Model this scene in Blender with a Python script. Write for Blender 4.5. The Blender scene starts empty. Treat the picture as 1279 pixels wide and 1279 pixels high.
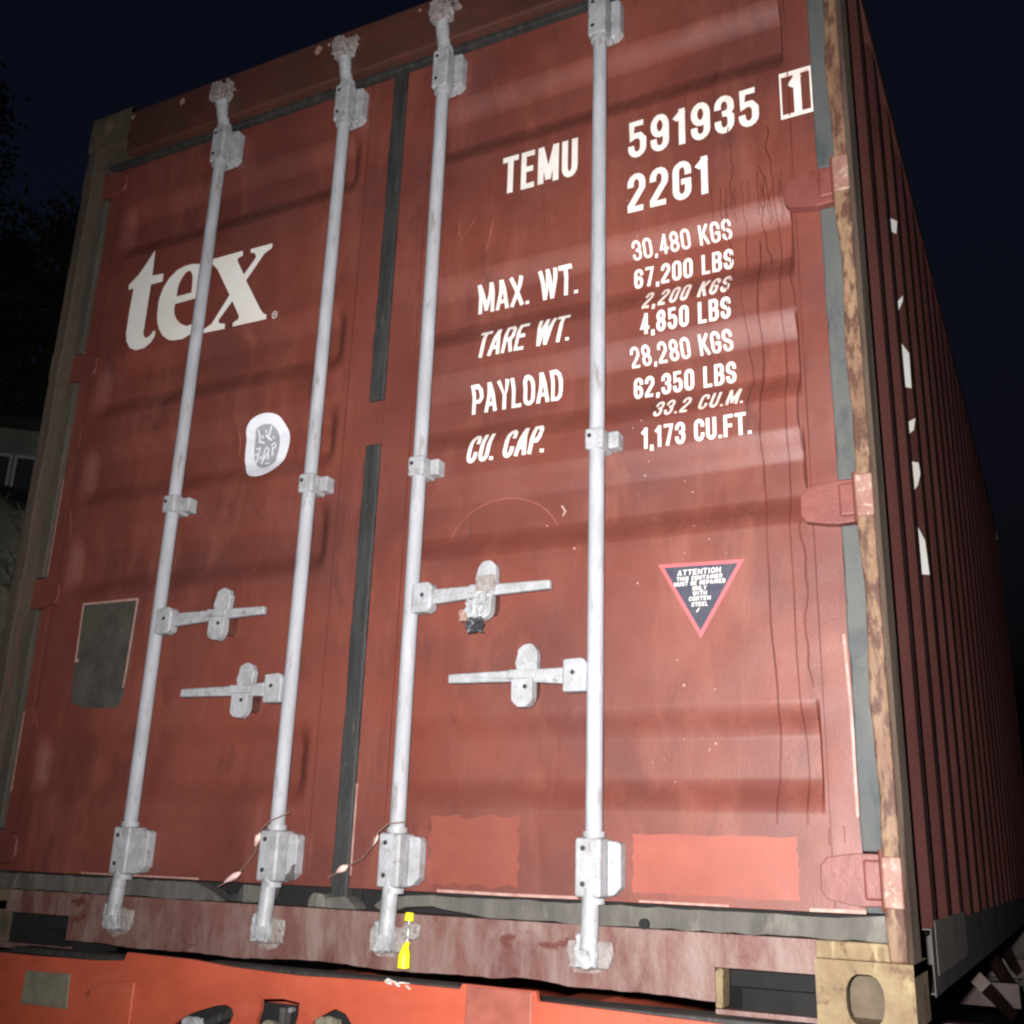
import bpy, bmesh, math, random
from mathutils import Vector, Matrix
from mathutils.geometry import tessellate_polygon
random.seed(7)
S = bpy.context.scene
COL = S.collection

# ------------------------------------------------------------------ camera
cam_d = bpy.data.cameras.new('camera'); cam = bpy.data.objects.new('camera', cam_d); COL.objects.link(cam)
CAM = Vector((2.71332, -2.04781, 0.27193))
cam.location = CAM
cam.rotation_euler = (1.88247393, -0.03152525, 0.46908389)
cam_d.sensor_width = 36; cam_d.sensor_fit = 'HORIZONTAL'
cam_d.lens = 36 * 1334.86 / 1279
cam_d.clip_start = 0.02; cam_d.clip_end = 3000
S.camera = cam
S.render.resolution_x = 1024; S.render.resolution_y = 1024
S.render.engine = 'CYCLES'
S.cycles.pixel_filter_type = 'BLACKMAN_HARRIS'; S.cycles.filter_width = 2.3

# ------------------------------------------------------------------ night sky
w = bpy.data.worlds.new("World"); S.world = w; w.use_nodes = True
nt = w.node_tree; nt.nodes.clear()
wo = nt.nodes.new('ShaderNodeOutputWorld'); bg = nt.nodes.new('ShaderNodeBackground')
sky = nt.nodes.new('ShaderNodeTexSky'); sky.sky_type = 'NISHITA'; sky.sun_disc = False
sky.sun_elevation = math.radians(-3.5); sky.sun_rotation = math.radians(200)
hs = nt.nodes.new('ShaderNodeHueSaturation'); hs.inputs['Saturation'].default_value = 0.75
nt.links.new(sky.outputs[0], hs.inputs['Color']); tint = nt.nodes.new('ShaderNodeMix'); tint.data_type = 'RGBA'; tint.blend_type = 'MULTIPLY'; tint.inputs[0].default_value = 1; tint.inputs[7].default_value = (0.74, 0.86, 1.6, 1)
nt.links.new(hs.outputs[0], tint.inputs[6]); nt.links.new(tint.outputs[2], bg.inputs['Color'])
bg.inputs['Strength'].default_value = 0.15
nt.links.new(bg.outputs[0], wo.inputs[0])

# faint moonlight
sd = bpy.data.lights.new('moonlight', 'SUN'); sd.energy = 0.015; sd.angle = math.radians(0.5); sd.color = (0.8, 0.88, 1)
so = bpy.data.objects.new('moonlight', sd); COL.objects.link(so); so.rotation_euler = (math.radians(50), 0, math.radians(20))
# the flash of the phone that took the picture: the only lamp on the container
fd = bpy.data.lights.new('phone_flash', 'SPOT'); fd.energy = 690; fd.shadow_soft_size = 0.012; fd.color = (1, 0.965, 0.95)
fd.spot_size = math.radians(102); fd.spot_blend = 1.0
fo = bpy.data.objects.new('phone_flash', fd); COL.objects.link(fo)
fo.location = CAM + Vector((-0.05, -0.02, 0.05))
aim = Vector((2.12, 0.0, 0.85)); fo.rotation_euler = (aim - fo.location).to_track_quat('-Z', 'Y').to_euler()

S.view_settings.view_transform = 'Standard'; S.view_settings.look = 'None'
S.view_settings.exposure = 0; S.view_settings.gamma = 1; S.view_settings.use_curve_mapping = False

# ------------------------------------------------------------------ materials
def mat(name, a, b=None, scale=(6, 6, 6), rough=0.5, metal=0.0, bump=0.0, bscale=60, lo=0.35, hi=0.65,
        c=None, cscale=(9, 9, 9), clo=0.6, chi=0.68, spec=0.5, d=None, dscale=(40, 40, 40), dlo=0.62, dhi=0.7, dent=0.0):
    m = bpy.data.materials.new(name); m.use_nodes = True
    n = m.node_tree; N = n.nodes; Lk = n.links
    p = N['Principled BSDF']
    p.inputs['Roughness'].default_value = rough; p.inputs['Metallic'].default_value = metal
    p.inputs['Specular IOR Level'].default_value = spec
    tc = N.new('ShaderNodeTexCoord')
    def noise(sc, detail=6, rr=0.6, dist=0.0):
        mp = N.new('ShaderNodeMapping'); mp.inputs['Scale'].default_value = sc
        Lk.new(tc.outputs['Object'], mp.inputs['Vector'])
        t = N.new('ShaderNodeTexNoise'); t.inputs['Scale'].default_value = 1
        t.inputs['Detail'].default_value = detail; t.inputs['Roughness'].default_value = rr; t.inputs['Distortion'].default_value = dist
        Lk.new(mp.outputs[0], t.inputs['Vector']); return t
    def ramp(src, l, h):
        r = N.new('ShaderNodeMapRange'); r.inputs['From Min'].default_value = l; r.inputs['From Max'].default_value = h
        Lk.new(src.outputs['Fac'], r.inputs['Value']); return r
    def mix(fac, ca, cb):
        x = N.new('ShaderNodeMix'); x.data_type = 'RGBA'
        Lk.new(fac.outputs[0], x.inputs[0])
        if isinstance(ca, tuple): x.inputs[6].default_value = (*ca, 1)
        else: Lk.new(ca.outputs[2], x.inputs[6])
        x.inputs[7].default_value = (*cb, 1); return x
    cur = a
    if b: cur = mix(ramp(noise(scale), lo, hi), cur, b)
    if c: cur = mix(ramp(noise(cscale, 8, 0.65, 0.3), clo, chi), cur, c)
    if d: cur = mix(ramp(noise(dscale, 5, 0.6), dlo, dhi), cur, d)
    if isinstance(cur, tuple): p.inputs['Base Color'].default_value = (*cur, 1)
    else: Lk.new(cur.outputs[2], p.inputs['Base Color'])
    # gloss varies a little everywhere
    rn = noise((7, 7, 3.5), 6, 0.6); rr_ = N.new('ShaderNodeMapRange')
    rr_.inputs['From Min'].default_value = 0.3; rr_.inputs['From Max'].default_value = 0.7
    rr_.inputs['To Min'].default_value = max(0.05, rough - 0.09); rr_.inputs['To Max'].default_value = min(1, rough + 0.1)
    Lk.new(rn.outputs['Fac'], rr_.inputs['Value']); Lk.new(rr_.outputs[0], p.inputs['Roughness'])
    last = None
    if bump:
        bn = noise((bscale,) * 3, 5, 0.6); bp = N.new('ShaderNodeBump'); bp.inputs['Strength'].default_value = bump
        bp.inputs['Distance'].default_value = 0.004; Lk.new(bn.outputs['Fac'], bp.inputs['Height']); last = bp
    if dent:
        dn = noise((3.1, 3.1, 4.2), 2, 0.5); bp2 = N.new('ShaderNodeBump'); bp2.inputs['Strength'].default_value = 1.0
        bp2.inputs['Distance'].default_value = dent; Lk.new(dn.outputs['Fac'], bp2.inputs['Height'])
        if last: Lk.new(last.outputs[0], bp2.inputs['Normal'])
        last = bp2
    if last: Lk.new(last.outputs[0], p.inputs['Normal'])
    return m

RED = (0.185, 0.037, 0.026); RED2 = (0.125, 0.026, 0.022)
M = {}
M['door'] = mat('door_paint', (0.166, 0.040, 0.026), (0.104, 0.028, 0.021), (1.9, 1.9, 2.6), rough=0.55, spec=0.6, bump=0.10, bscale=160,
                c=(0.205, 0.061, 0.042), cscale=(9, 9, 2.2), clo=0.50, chi=0.78, d=(0.065, 0.022, 0.017), dscale=(13, 13, 5), dlo=0.60, dhi=0.80, dent=0.012)
M['frame'] = mat('frame_paint', (0.095, 0.030, 0.022), (0.06, 0.024, 0.017), (5, 5, 5), rough=0.5, bump=0.2,
                 c=(0.06, 0.03, 0.02), cscale=(9, 9, 14), clo=0.5, chi=0.62, d=(0.22, 0.12, 0.09), dscale=(30, 30, 30), dlo=0.66, dhi=0.72)
M['sill'] = mat('sill_paint', (0.145, 0.064, 0.055), (0.10, 0.038, 0.032), (7, 7, 3), rough=0.6, bump=0.35, bscale=90,
                c=(0.195, 0.135, 0.117), cscale=(18, 18, 6), clo=0.42, chi=0.66, d=(0.09, 0.025, 0.018), dscale=(11, 11, 17), dlo=0.62, dhi=0.68)
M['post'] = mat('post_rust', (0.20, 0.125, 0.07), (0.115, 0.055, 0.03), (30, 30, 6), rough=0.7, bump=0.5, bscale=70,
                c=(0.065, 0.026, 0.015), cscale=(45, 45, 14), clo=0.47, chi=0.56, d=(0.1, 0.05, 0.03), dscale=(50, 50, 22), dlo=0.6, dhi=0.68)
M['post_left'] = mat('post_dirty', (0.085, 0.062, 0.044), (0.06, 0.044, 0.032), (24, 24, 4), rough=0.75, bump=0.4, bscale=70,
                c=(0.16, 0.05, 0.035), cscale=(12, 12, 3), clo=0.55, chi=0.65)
M['cast'] = mat('casting_dirt', (0.22, 0.165, 0.085), (0.125, 0.08, 0.038), (14, 14, 14), rough=0.75, bump=0.6, bscale=60,
                c=(0.085, 0.042, 0.02), cscale=(26, 26, 26), clo=0.54, chi=0.66, d=(0.3, 0.24, 0.13), dscale=(30, 30, 8), dlo=0.6, dhi=0.7)
M['cast_dark'] = mat('casting_grime', (0.11, 0.082, 0.05), (0.055, 0.042, 0.028), (14, 14, 14), rough=0.8, bump=0.6, bscale=60)
M['bar'] = mat('bar_paint', (0.36, 0.37, 0.405), (0.28, 0.287, 0.305), (22, 22, 7), rough=0.8, bump=0.25, bscale=120,
               c=(0.20, 0.175, 0.16), cscale=(60, 60, 12), clo=0.56, chi=0.70)
M['fit'] = mat('fitting_paint', (0.36, 0.37, 0.395), (0.26, 0.265, 0.27), (28, 28, 28), rough=0.5, bump=0.5, bscale=90,
               c=(0.17, 0.15, 0.13), cscale=(45, 45, 45), clo=0.56, chi=0.72)
M['crust'] = mat('crusty_paint', (0.27, 0.25, 0.24), (0.20, 0.165, 0.155), (40, 40, 40), rough=0.8, bump=1.0, bscale=110,
                 c=(0.13, 0.065, 0.05), cscale=(55, 55, 55), clo=0.58, chi=0.7)
M['gasket'] = mat('gasket_dusty', (0.10, 0.094, 0.082), (0.058, 0.054, 0.047), (22, 22, 9), rough=0.8, bump=0.4, bscale=80,
                  c=(0.16, 0.15, 0.13), cscale=(20, 20, 8), clo=0.56, chi=0.72)
M['gasket_side'] = mat('gasket_teal', (0.055, 0.063, 0.062), (0.08, 0.08, 0.074), (12, 12, 5), rough=0.75, bump=0.35, bscale=80,
                  c=(0.035, 0.042, 0.046), cscale=(14, 14, 6), clo=0.52, chi=0.68)
M['rubber'] = mat('rubber_dark', (0.016, 0.016, 0.016), (0.034, 0.034, 0.032), (45, 45, 5), rough=0.65, bump=0.5, bscale=90,
                  c=(0.085, 0.08, 0.07), cscale=(60, 60, 9), clo=0.6, chi=0.75)
M['black'] = mat('void_black', (0.006, 0.006, 0.006), rough=0.9)
M['void'] = mat('pocket_dark', (0.004, 0.0035, 0.003), rough=0.9)  # near-black, so the shade inside the pockets is painted in
M['chalk'] = mat('chalky_smudge', (0.21, 0.165, 0.15), (0.155, 0.095, 0.083), (45, 45, 45), rough=0.85, bump=0.4, c=(0.27, 0.25, 0.235), cscale=(60, 60, 60), clo=.5, chi=.65)
M['bolt'] = mat('bolt_dark', (0.03, 0.03, 0.035), rough=0.5)
M['white'] = mat('lettering_white', (0.66, 0.62, 0.58), (0.78, 0.75, 0.71), (20, 20, 20), rough=0.55)
M['tex'] = mat('logo_cream', (0.74, 0.71, 0.64), (0.84, 0.82, 0.80), (4, 4, 4), rough=0.5)
M['worn'] = mat('lettering_worn', (0.72, 0.60, 0.55), (0.42, 0.2, 0.16), (60, 60, 60), rough=0.6, lo=0.55, hi=0.7)
M['patch'] = mat('repaint_orange', (0.265, 0.066, 0.043), (0.22, 0.054, 0.036), (9, 9, 9), rough=0.55, bump=0.04, bscale=120)
M['patch2'] = mat('repaint_dull', (0.20, 0.051, 0.033), (0.165, 0.042, 0.029), (9, 9, 9), rough=0.55, bump=0.04, bscale=120)
M['stain'] = mat('rust_stain', (0.070, 0.017, 0.013), (0.12, 0.028, 0.02), (30, 30, 8), rough=0.5)
M['stain'].node_tree.nodes['Principled BSDF'].inputs['Specular IOR Level'].default_value = 0.3
M['highlightp'] = mat('highlight_orange', (0.34, 0.12, 0.08), (0.24, 0.07, 0.045), (60, 60, 60), rough=0.5)  # pale orange for highlight spots painted on the left door
M['dullorange'] = mat('plate_dull_orange', (0.30, 0.085, 0.06), (0.22, 0.06, 0.042), (20, 20, 20), rough=0.6)
M['gasket_left'] = mat('gasket_brown', (0.055, 0.045, 0.036), (0.085, 0.068, 0.052), (20, 20, 5), rough=0.8, bump=0.3)
M['scratch'] = mat('scratch_pale', (0.34, 0.11, 0.08), (0.24, 0.06, 0.04), (40, 40, 40), rough=0.6)
M['pale'] = mat('chipped_pale', (0.40, 0.26, 0.23), (0.28, 0.14, 0.11), (40, 40, 40), rough=0.6)
M['pink'] = mat('label_pink', (0.50, 0.10, 0.11), rough=0.5)
M['navy'] = mat('label_navy', (0.035, 0.038, 0.062), (0.055, 0.055, 0.07), (40, 40, 40), rough=0.45)
M['plate'] = mat('data_plate_grime', (0.07, 0.06, 0.05), (0.038, 0.033, 0.03), (18, 18, 14), rough=0.7, bump=0.4, c=(0.06, 0.06, 0.038), cscale=(10, 10, 10), clo=0.5, chi=0.65)
M['sticker'] = mat('sticker_white', (0.80, 0.80, 0.86), (0.70, 0.70, 0.78), (30, 30, 30), rough=0.4)
M['sticker_g'] = mat('sticker_grey', (0.36, 0.37, 0.40), (0.28, 0.29, 0.31), (60, 60, 60), rough=0.5)
M['orange'] = mat('chassis_orange', (0.46, 0.088, 0.044), (0.37, 0.068, 0.036), (5, 5, 9), rough=0.5, bump=0.15, bscale=60,
                  c=(0.42, 0.1, 0.055), cscale=(9, 9, 14), clo=0.55, chi=0.75, d=(0.2, 0.05, 0.03), dscale=(22, 22, 22), dlo=0.66, dhi=0.74, dent=0.015)
M['darksteel'] = mat('dark_steel', (0.05, 0.045, 0.042), (0.1, 0.09, 0.08), (16, 16, 30), rough=0.7, bump=0.4)
M['reflector'] = mat('dull_plate', (0.20, 0.18, 0.13), (0.14, 0.125, 0.09), (30, 30, 30), rough=0.6, bump=0.3)
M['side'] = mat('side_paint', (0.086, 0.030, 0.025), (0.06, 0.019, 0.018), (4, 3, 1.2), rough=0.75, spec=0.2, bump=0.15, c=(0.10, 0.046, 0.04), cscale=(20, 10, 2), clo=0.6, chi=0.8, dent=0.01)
M['pside'] = mat('post_side_grime', (0.22, 0.16, 0.12), (0.14, 0.09, 0.065), (20, 20, 4), rough=0.7, bump=0.4, c=(0.09, 0.05, 0.04), cscale=(20, 20, 3), clo=.52, chi=.62)
M['rplate'] = mat('rail_plate_grime', (0.13, 0.115, 0.10), (0.09, 0.08, 0.07), (9, 5, 9), rough=0.8)
M['rail'] = mat('rail_grime', (0.055, 0.048, 0.042), (0.038, 0.032, 0.028), (9, 5, 9), rough=0.7, bump=0.3)
M['yellow'] = mat('seal_yellow', (0.80, 0.74, 0.02), rough=0.4)
M['yellow'].node_tree.nodes['Principled BSDF'].inputs['Specular IOR Level'].default_value = 0.3
M['sealpink'] = mat('seal_ferrule', (0.72, 0.42, 0.38), (0.8, 0.6, 0.55), (80, 80, 80), rough=0.4)
M['wire'] = mat('seal_wire', (0.28, 0.17, 0.14), rough=0.45, metal=0.3)
M['steel'] = mat('bare_steel', (0.5, 0.5, 0.5), (0.2, 0.2, 0.2), (50, 50, 50), rough=0.35, metal=0.6)
M['ground'] = mat('ground_dirt', (0.06, 0.052, 0.045), (0.04, 0.036, 0.03), (0.8, 0.8, 0.8), rough=0.9, bump=0.6, bscale=12)
M['bank'] = mat('bank_earth', (0.40, 0.37, 0.26), (0.22, 0.21, 0.14), (2.2, 2.2, 2.2), rough=0.95, bump=1.0, bscale=9,
                c=(0.5, 0.47, 0.38), cscale=(3.5, 3.5, 3.5), clo=0.55, chi=0.65)
M['grass'] = mat('grass_blades', (0.14, 0.14, 0.06), (0.22, 0.2, 0.11), (2, 2, 2), rough=0.8)
M['rock'] = mat('rock_grey', (0.20, 0.19, 0.15), (0.12, 0.115, 0.09), (5, 5, 5), rough=0.9, bump=0.8, bscale=14)
M['leaf'] = mat('leaf_dark', (0.028, 0.042, 0.018), (0.045, 0.06, 0.025), (1.5, 1.5, 1.5), rough=0.7)
M['bark'] = mat('bark', (0.07, 0.055, 0.04), (0.04, 0.03, 0.025), (8, 8, 2), rough=0.9, bump=0.8, bscale=20)
M['wall'] = mat('hut_wall', (0.14, 0.16, 0.13), (0.10, 0.115, 0.095), (3, 3, 3), rough=0.85, bump=0.3)
M['roof'] = mat('hut_roof', (0.05, 0.05, 0.045), rough=0.8)
M['wframe'] = mat('hut_window_frame', (0.30, 0.31, 0.28), rough=0.6)
M['glass'] = mat('hut_glass', (0.03, 0.035, 0.035), rough=0.15)

# ------------------------------------------------------------------ mesh helpers
class MB:
    def __init__(s): s.v = []; s.f = []
    def add(s, vs, fs):
        o = len(s.v); s.v += [tuple(x) for x in vs]; s.f += [tuple(i + o for i in f) for f in fs]; return s
    def box(s, x0, x1, y0, y1, z0, z1):
        return s.add([(x0, y0, z0), (x1, y0, z0), (x1, y1, z0), (x0, y1, z0), (x0, y0, z1), (x1, y0, z1), (x1, y1, z1), (x0, y1, z1)],
                     [(0, 3, 2, 1), (4, 5, 6, 7), (0, 1, 5, 4), (1, 2, 6, 5), (2, 3, 7, 6), (3, 0, 4, 7)])
    def prism(s, pts, y0, y1, y0b=None):       # outline in (x, z), extruded in y; outline counter-clockwise seen from -y
        if sum(pts[i][0] * pts[(i + 1) % len(pts)][1] - pts[(i + 1) % len(pts)][0] * pts[i][1] for i in range(len(pts))) < 0: pts = pts[::-1]
        n = len(pts)
        vs = [(x, y0, z) for x, z in pts] + [(x, y1, z) for x, z in pts]
        fs = [tuple(t) for t in tessellate_polygon([[Vector((x, z, 0)) for x, z in pts]])]
        ff = []
        for t in fs:
            a, b, c = (pts[i] for i in t)
            if (b[0] - a[0]) * (c[1] - a[1]) - (b[1] - a[1]) * (c[0] - a[0]) < 0: t = t[::-1]
            ff.append(t); ff.append(tuple(i + n for i in t[::-1]))
        for i in range(n):
            j = (i + 1) % n; ff.append((j, i, i + n, j + n))
        return s.add(vs, ff)
    def tube(s, pts, r, n=12, caps=True):
        pts = [Vector(p) for p in pts]; rings = []
        rr = r if isinstance(r, (list, tuple)) else [r] * len(pts)
        up = None
        for i, p in enumerate(pts):
            d = (pts[min(i + 1, len(pts) - 1)] - pts[max(i - 1, 0)]).normalized()
            if up is None: up = Vector((0, -1, 0)) if abs(d.y) < 0.9 else Vector((1, 0, 0))
            a = d.cross(up).normalized(); b = a.cross(d).normalized(); up = b
            rings.append([p + (a * math.cos(2 * math.pi * k / n) + b * math.sin(2 * math.pi * k / n)) * rr[i] for k in range(n)])
        o = len(s.v)
        for g in rings: s.v += [tuple(q) for q in g]
        for i in range(len(rings) - 1):
            for k in range(n):
                k2 = (k + 1) % n; s.f.append((o + i * n + k, o + i * n + k2, o + (i + 1) * n + k2, o + (i + 1) * n + k))
        if caps:
            s.f.append(tuple(o + k for k in range(n))[::-1]); s.f.append(tuple(o + (len(rings) - 1) * n + k for k in range(n)))
        return s
    def build(s, name, m, parent=None, bevel=0, smooth=False, label=None, seg=2):
        me = bpy.data.meshes.new(name); me.from_pydata(s.v, [], s.f); me.update()
        bm = bmesh.new(); bm.from_mesh(me); bmesh.ops.recalc_face_normals(bm, faces=bm.faces); bm.to_mesh(me); bm.free()
        me.materials.append(m)
        o = bpy.data.objects.new(name, me); COL.objects.link(o)
        if parent: o.parent = parent
        if smooth:
            for p in me.polygons: p.use_smooth = len(p.vertices) <= 4
            bm = bmesh.new(); bm.from_mesh(me)
            for f in bm.faces:
                if len(f.verts) > 4:
                    for ed in f.edges: ed.smooth = False
            bm.to_mesh(me); bm.free()
        if bevel:
            b = o.modifiers.new('bevel', 'BEVEL'); b.width = bevel; b.segments = seg; b.limit_method = 'ANGLE'; b.angle_limit = math.radians(35)
        if label: o['label'] = label
        return o

def thing(name, label, cat, loc=(0, 0, 0), group=None):
    o = bpy.data.objects.new(name, None); COL.objects.link(o); o.location = loc
    o.empty_display_size = 0.1
    o['label'] = label; o['category'] = cat
    if group: o['group'] = group
    return o
def tag(o, label, cat, group=None):
    o['label'] = label; o['category'] = cat
    if group: o['group'] = group
    return o
def structure(o, kind='structure'): o['kind'] = kind; return o

def lump(mb, c, sz, seed, n=4, j=0.18):
    """rough cast block: a cube cut n times a side, rounded and roughened"""
    rnd = random.Random(seed); bm = bmesh.new(); bmesh.ops.create_cube(bm, size=2)
    bmesh.ops.subdivide_edges(bm, edges=bm.edges, cuts=n, use_grid_fill=True)
    for v in bm.verts:
        p = v.co; q = p.normalized() * 1.15; p = p.lerp(q, 0.35)
        p = p * (1 + rnd.uniform(-j, j))
        v.co = Vector((c[0] + p.x * sz[0] / 2, c[1] + p.y * sz[1] / 2, c[2] + p.z * sz[2] / 2))
    bm.verts.index_update()
    mb.add([v.co for v in bm.verts], [[v.index for v in f.verts] for f in bm.faces]); bm.free(); return mb

# ------------------------------------------------------------------ door relief
YD = 0.055; DEP = 0.028
ZB = [0.366, 0.935, 1.214, 1.498, 2.052]          # lower lip of each pressed groove
KN = [0, .12, .32, .5, .68, .88, 1]
def _sm(t): t = max(0, min(1, t)); return t * t * (3 - 2 * t)
GP = []                                            # (height above the lip, depth) knots of a groove with rolled edges
for k_ in KN: GP.append((.074 * k_ - .004, DEP * _sm(k_)))
for k_ in KN: GP.append((.140 + .074 * k_, DEP * (1 - _sm(k_))))
def dprof(z):
    for b in ZB:
        t = z - b
        if GP[0][0] < t < GP[-1][0]:
            for (t0, d0), (t1, d1) in zip(GP, GP[1:]):
                if t0 <= t <= t1: return YD + d0 + (d1 - d0) * (t - t0) / (t1 - t0)
    return YD
BRK = sorted(b + t for b in ZB for t, d in GP)
def chaikin(l, n=2):
    for _ in range(n): l = [q for i in range(len(l)) for q in ((l[i][0] * .75 + l[(i + 1) % len(l)][0] * .25, l[i][1] * .75 + l[(i + 1) % len(l)][1] * .25), (l[i][0] * .25 + l[(i + 1) % len(l)][0] * .75, l[i][1] * .25 + l[(i + 1) % len(l)][1] * .75))]
    return l
def decal(name, polys, m, parent, eps=0.0012, label=None, stack=1, flat=None):
    """polys: list of triangle/quad outlines in (x, z); cut along the relief of the door and laid on it"""
    bm = bmesh.new()
    k = 0
    for poly in polys:
        k += 1
        vs = [bm.verts.new((x, stack * (k * 0.00006 % 0.0006), z)) for x, z in poly]
        try: bm.faces.new(vs)
        except ValueError: pass
    for b in BRK:
        g = bm.verts[:] + bm.edges[:] + bm.faces[:]
        bmesh.ops.bisect_plane(bm, geom=g, plane_co=(0, 0, b), plane_no=(0, 0, 1), dist=1e-6)
    for v in bm.verts:
        base = dprof(v.co.z) if flat is None else flat
        v.co.y = base - eps - v.co.y
    for f in bm.faces:
        f.normal_update()
        if f.normal.y > 0: f.normal_flip()
    me = bpy.data.meshes.new(name); bm.to_mesh(me); bm.free(); me.materials.append(m)
    o = bpy.data.objects.new(name, me); COL.objects.link(o); o.parent = parent
    if label: o['label'] = label
    return o
def tess(outline, holes=()):
    loops = [[Vector((x, z, 0)) for x, z in outline]] + [[Vector((x, z, 0)) for x, z in h] for h in holes]
    flat = [p for l in loops for p in l]
    return [[(flat[i].x, flat[i].y) for i in t] for t in tessellate_polygon(loops)]

# ------------------------------------------------------------------ stencil letters drawn as strokes
def A(cx, cy, rx, ry, t0, t1, n=7):
    return [(cx + rx * math.cos(math.radians(t0 + (t1 - t0) * k / n)), cy + ry * math.sin(math.radians(t0 + (t1 - t0) * k / n))) for k in range(n + 1)]
TOP = lambda a, b: A(.5, .78, .5, .22, a, b)
BOT = lambda a, b: A(.5, .22, .5, .22, a, b)
nine = [('c', A(.5, .72, .5, .28, 0, 348, 14)), ('o', [(1, .74)] + BOT(0, -180) + [(0, .3)])]
G = {
 'O': (1, [('c', TOP(0, 180) + BOT(180, 360))]),
 'C': (1, [('o', [(1, .68)] + TOP(0, 180) + BOT(180, 360) + [(1, .32)])]),
 'G': (1, [('o', [(1, .68)] + TOP(0, 180) + BOT(180, 360) + [(1, .46), (.5, .46)])]),
 'S': (1, [('o', [(1, .7)] + TOP(0, 180) + [(0, .67), (.18, .56), (.82, .44), (1, .33)] + BOT(0, -180) + [(0, .3)])]),
 '3': (1, [('o', [(0, .7)] + TOP(180, 0) + [(1, .64), (.8, .53), (.4, .52)]), ('o', [(.7, .53), (1, .40)] + BOT(0, -180) + [(0, .3)])]),
 '8': (1, [('c', A(.5, .76, .46, .24, 0, 345, 13)), ('c', A(.5, .26, .5, .26, 0, 345, 13))]),
 '9': (1, nine), '6': (1, [(k, [(1 - x, 1 - y) for x, y in p]) for k, p in nine]),
 '5': (1, [('o', [(.95, 1), (.06, 1), (.03, .54), (.3, .61), (.7, .61), (1, .46)] + BOT(0, -180) + [(0, .28)])]),
 '2': (1, [('o', [(0, .7)] + TOP(180, 0) + [(.98, .62), (0, .1), (0, 0), (1, 0)])]),
 '4': (1, [('o', [(.74, 0), (.74, 1)]), ('o', [(.74, .96), (0, .27), (1.08, .27)])]),
 '1': (.55, [('o', [(.8, 0), (.8, 1)]), ('o', [(.8, .96), (.0, .8)])]),
 '7': (1, [('o', [(0, 1), (1, 1), (.35, 0)])]),
 'T': (1, [('o', [(-.1, 1), (1.1, 1)]), ('o', [(.5, 1), (.5, 0)])]),
 'E': (.9, [('o', [(1, 1), (0, 1), (0, 0), (1, 0)]), ('o', [(0, .52), (.85, .52)])]),
 'F': (.9, [('o', [(1, 1), (0, 1), (0, 0)]), ('o', [(0, .5), (.85, .5)])]),
 'M': (1.5, [('o', [(0, 0), (0, 1)]), ('o', [(1, 0), (1, 1)]), ('d', [(.03, 1), (.5, .1)]), ('d', [(.5, .1), (.97, 1)])]),
 'N': (1.15, [('o', [(0, 0), (0, 1)]), ('o', [(1, 0), (1, 1)]), ('d', [(.02, 1), (.98, 0)])]),
 'U': (1, [('o', [(0, 1)] + BOT(180, 360) + [(1, 1)])]),
 'K': (1, [('o', [(0, 0), (0, 1)]), ('o', [(1, 1), (.1, .42)]), ('o', [(.35, .6), (1.05, 0)])]),
 'L': (.85, [('o', [(0, 1), (0, 0), (1, 0)])]),
 'B': (1, [('c', [(0, 0), (0, 1), (.7, 1), (.95, .9), (.95, .64), (.7, .53), (1, .4), (1, .12), (.7, 0)]), ('o', [(0, .53), (.7, .53)])]),
 'A': (1.15, [('d', [(0, 0), (.46, 1)]), ('d', [(.54, 1), (1, 0)]), ('d', [(.2, .26), (.8, .26)])]),
 'X': (1.15, [('d', [(0, 0), (1, 1)]), ('d', [(0, 1), (1, 0)])]),
 'W': (1.75, [('d', [(0, 1), (.25, 0)]), ('d', [(.27, 0), (.5, 1)]), ('d', [(.5, 1), (.73, 0)]), ('d', [(.75, 0), (1, 1)])]),
 'R': (1, [('o', [(0, 0), (0, 1), (.7, 1), (1, .86), (1, .62), (.7, .48), (0, .48)]), ('o', [(.6, .48), (1.02, 0)])]),
 'P': (1, [('o', [(0, 0), (0, 1), (.7, 1), (1, .86), (1, .58), (.7, .44), (0, .44)])]),
 'Y': (1.05, [('o', [(0, 1), (.5, .45), (1, 1)]), ('o', [(.5, .47), (.5, 0)])]),
 'D': (1, [('c', [(0, 0), (0, 1), (.6, 1), (.9, .9), (1, .7), (1, .3), (.9, .1), (.6, 0)])]),
 'H': (1, [('o', [(0, 0), (0, 1)]), ('o', [(1, 0), (1, 1)]), ('o', [(0, .5), (1, .5)])]),
 'I': (.05, [('o', [(.5, 0), (.5, 1)])]),
 '.': (.05, [('o', [(.5, -.005), (.5, .005)])]), ',': (.05, [('o', [(.6, .02), (.5, -.06), (.1, -.14)])]),
}
G['0'] = G['O']
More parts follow.
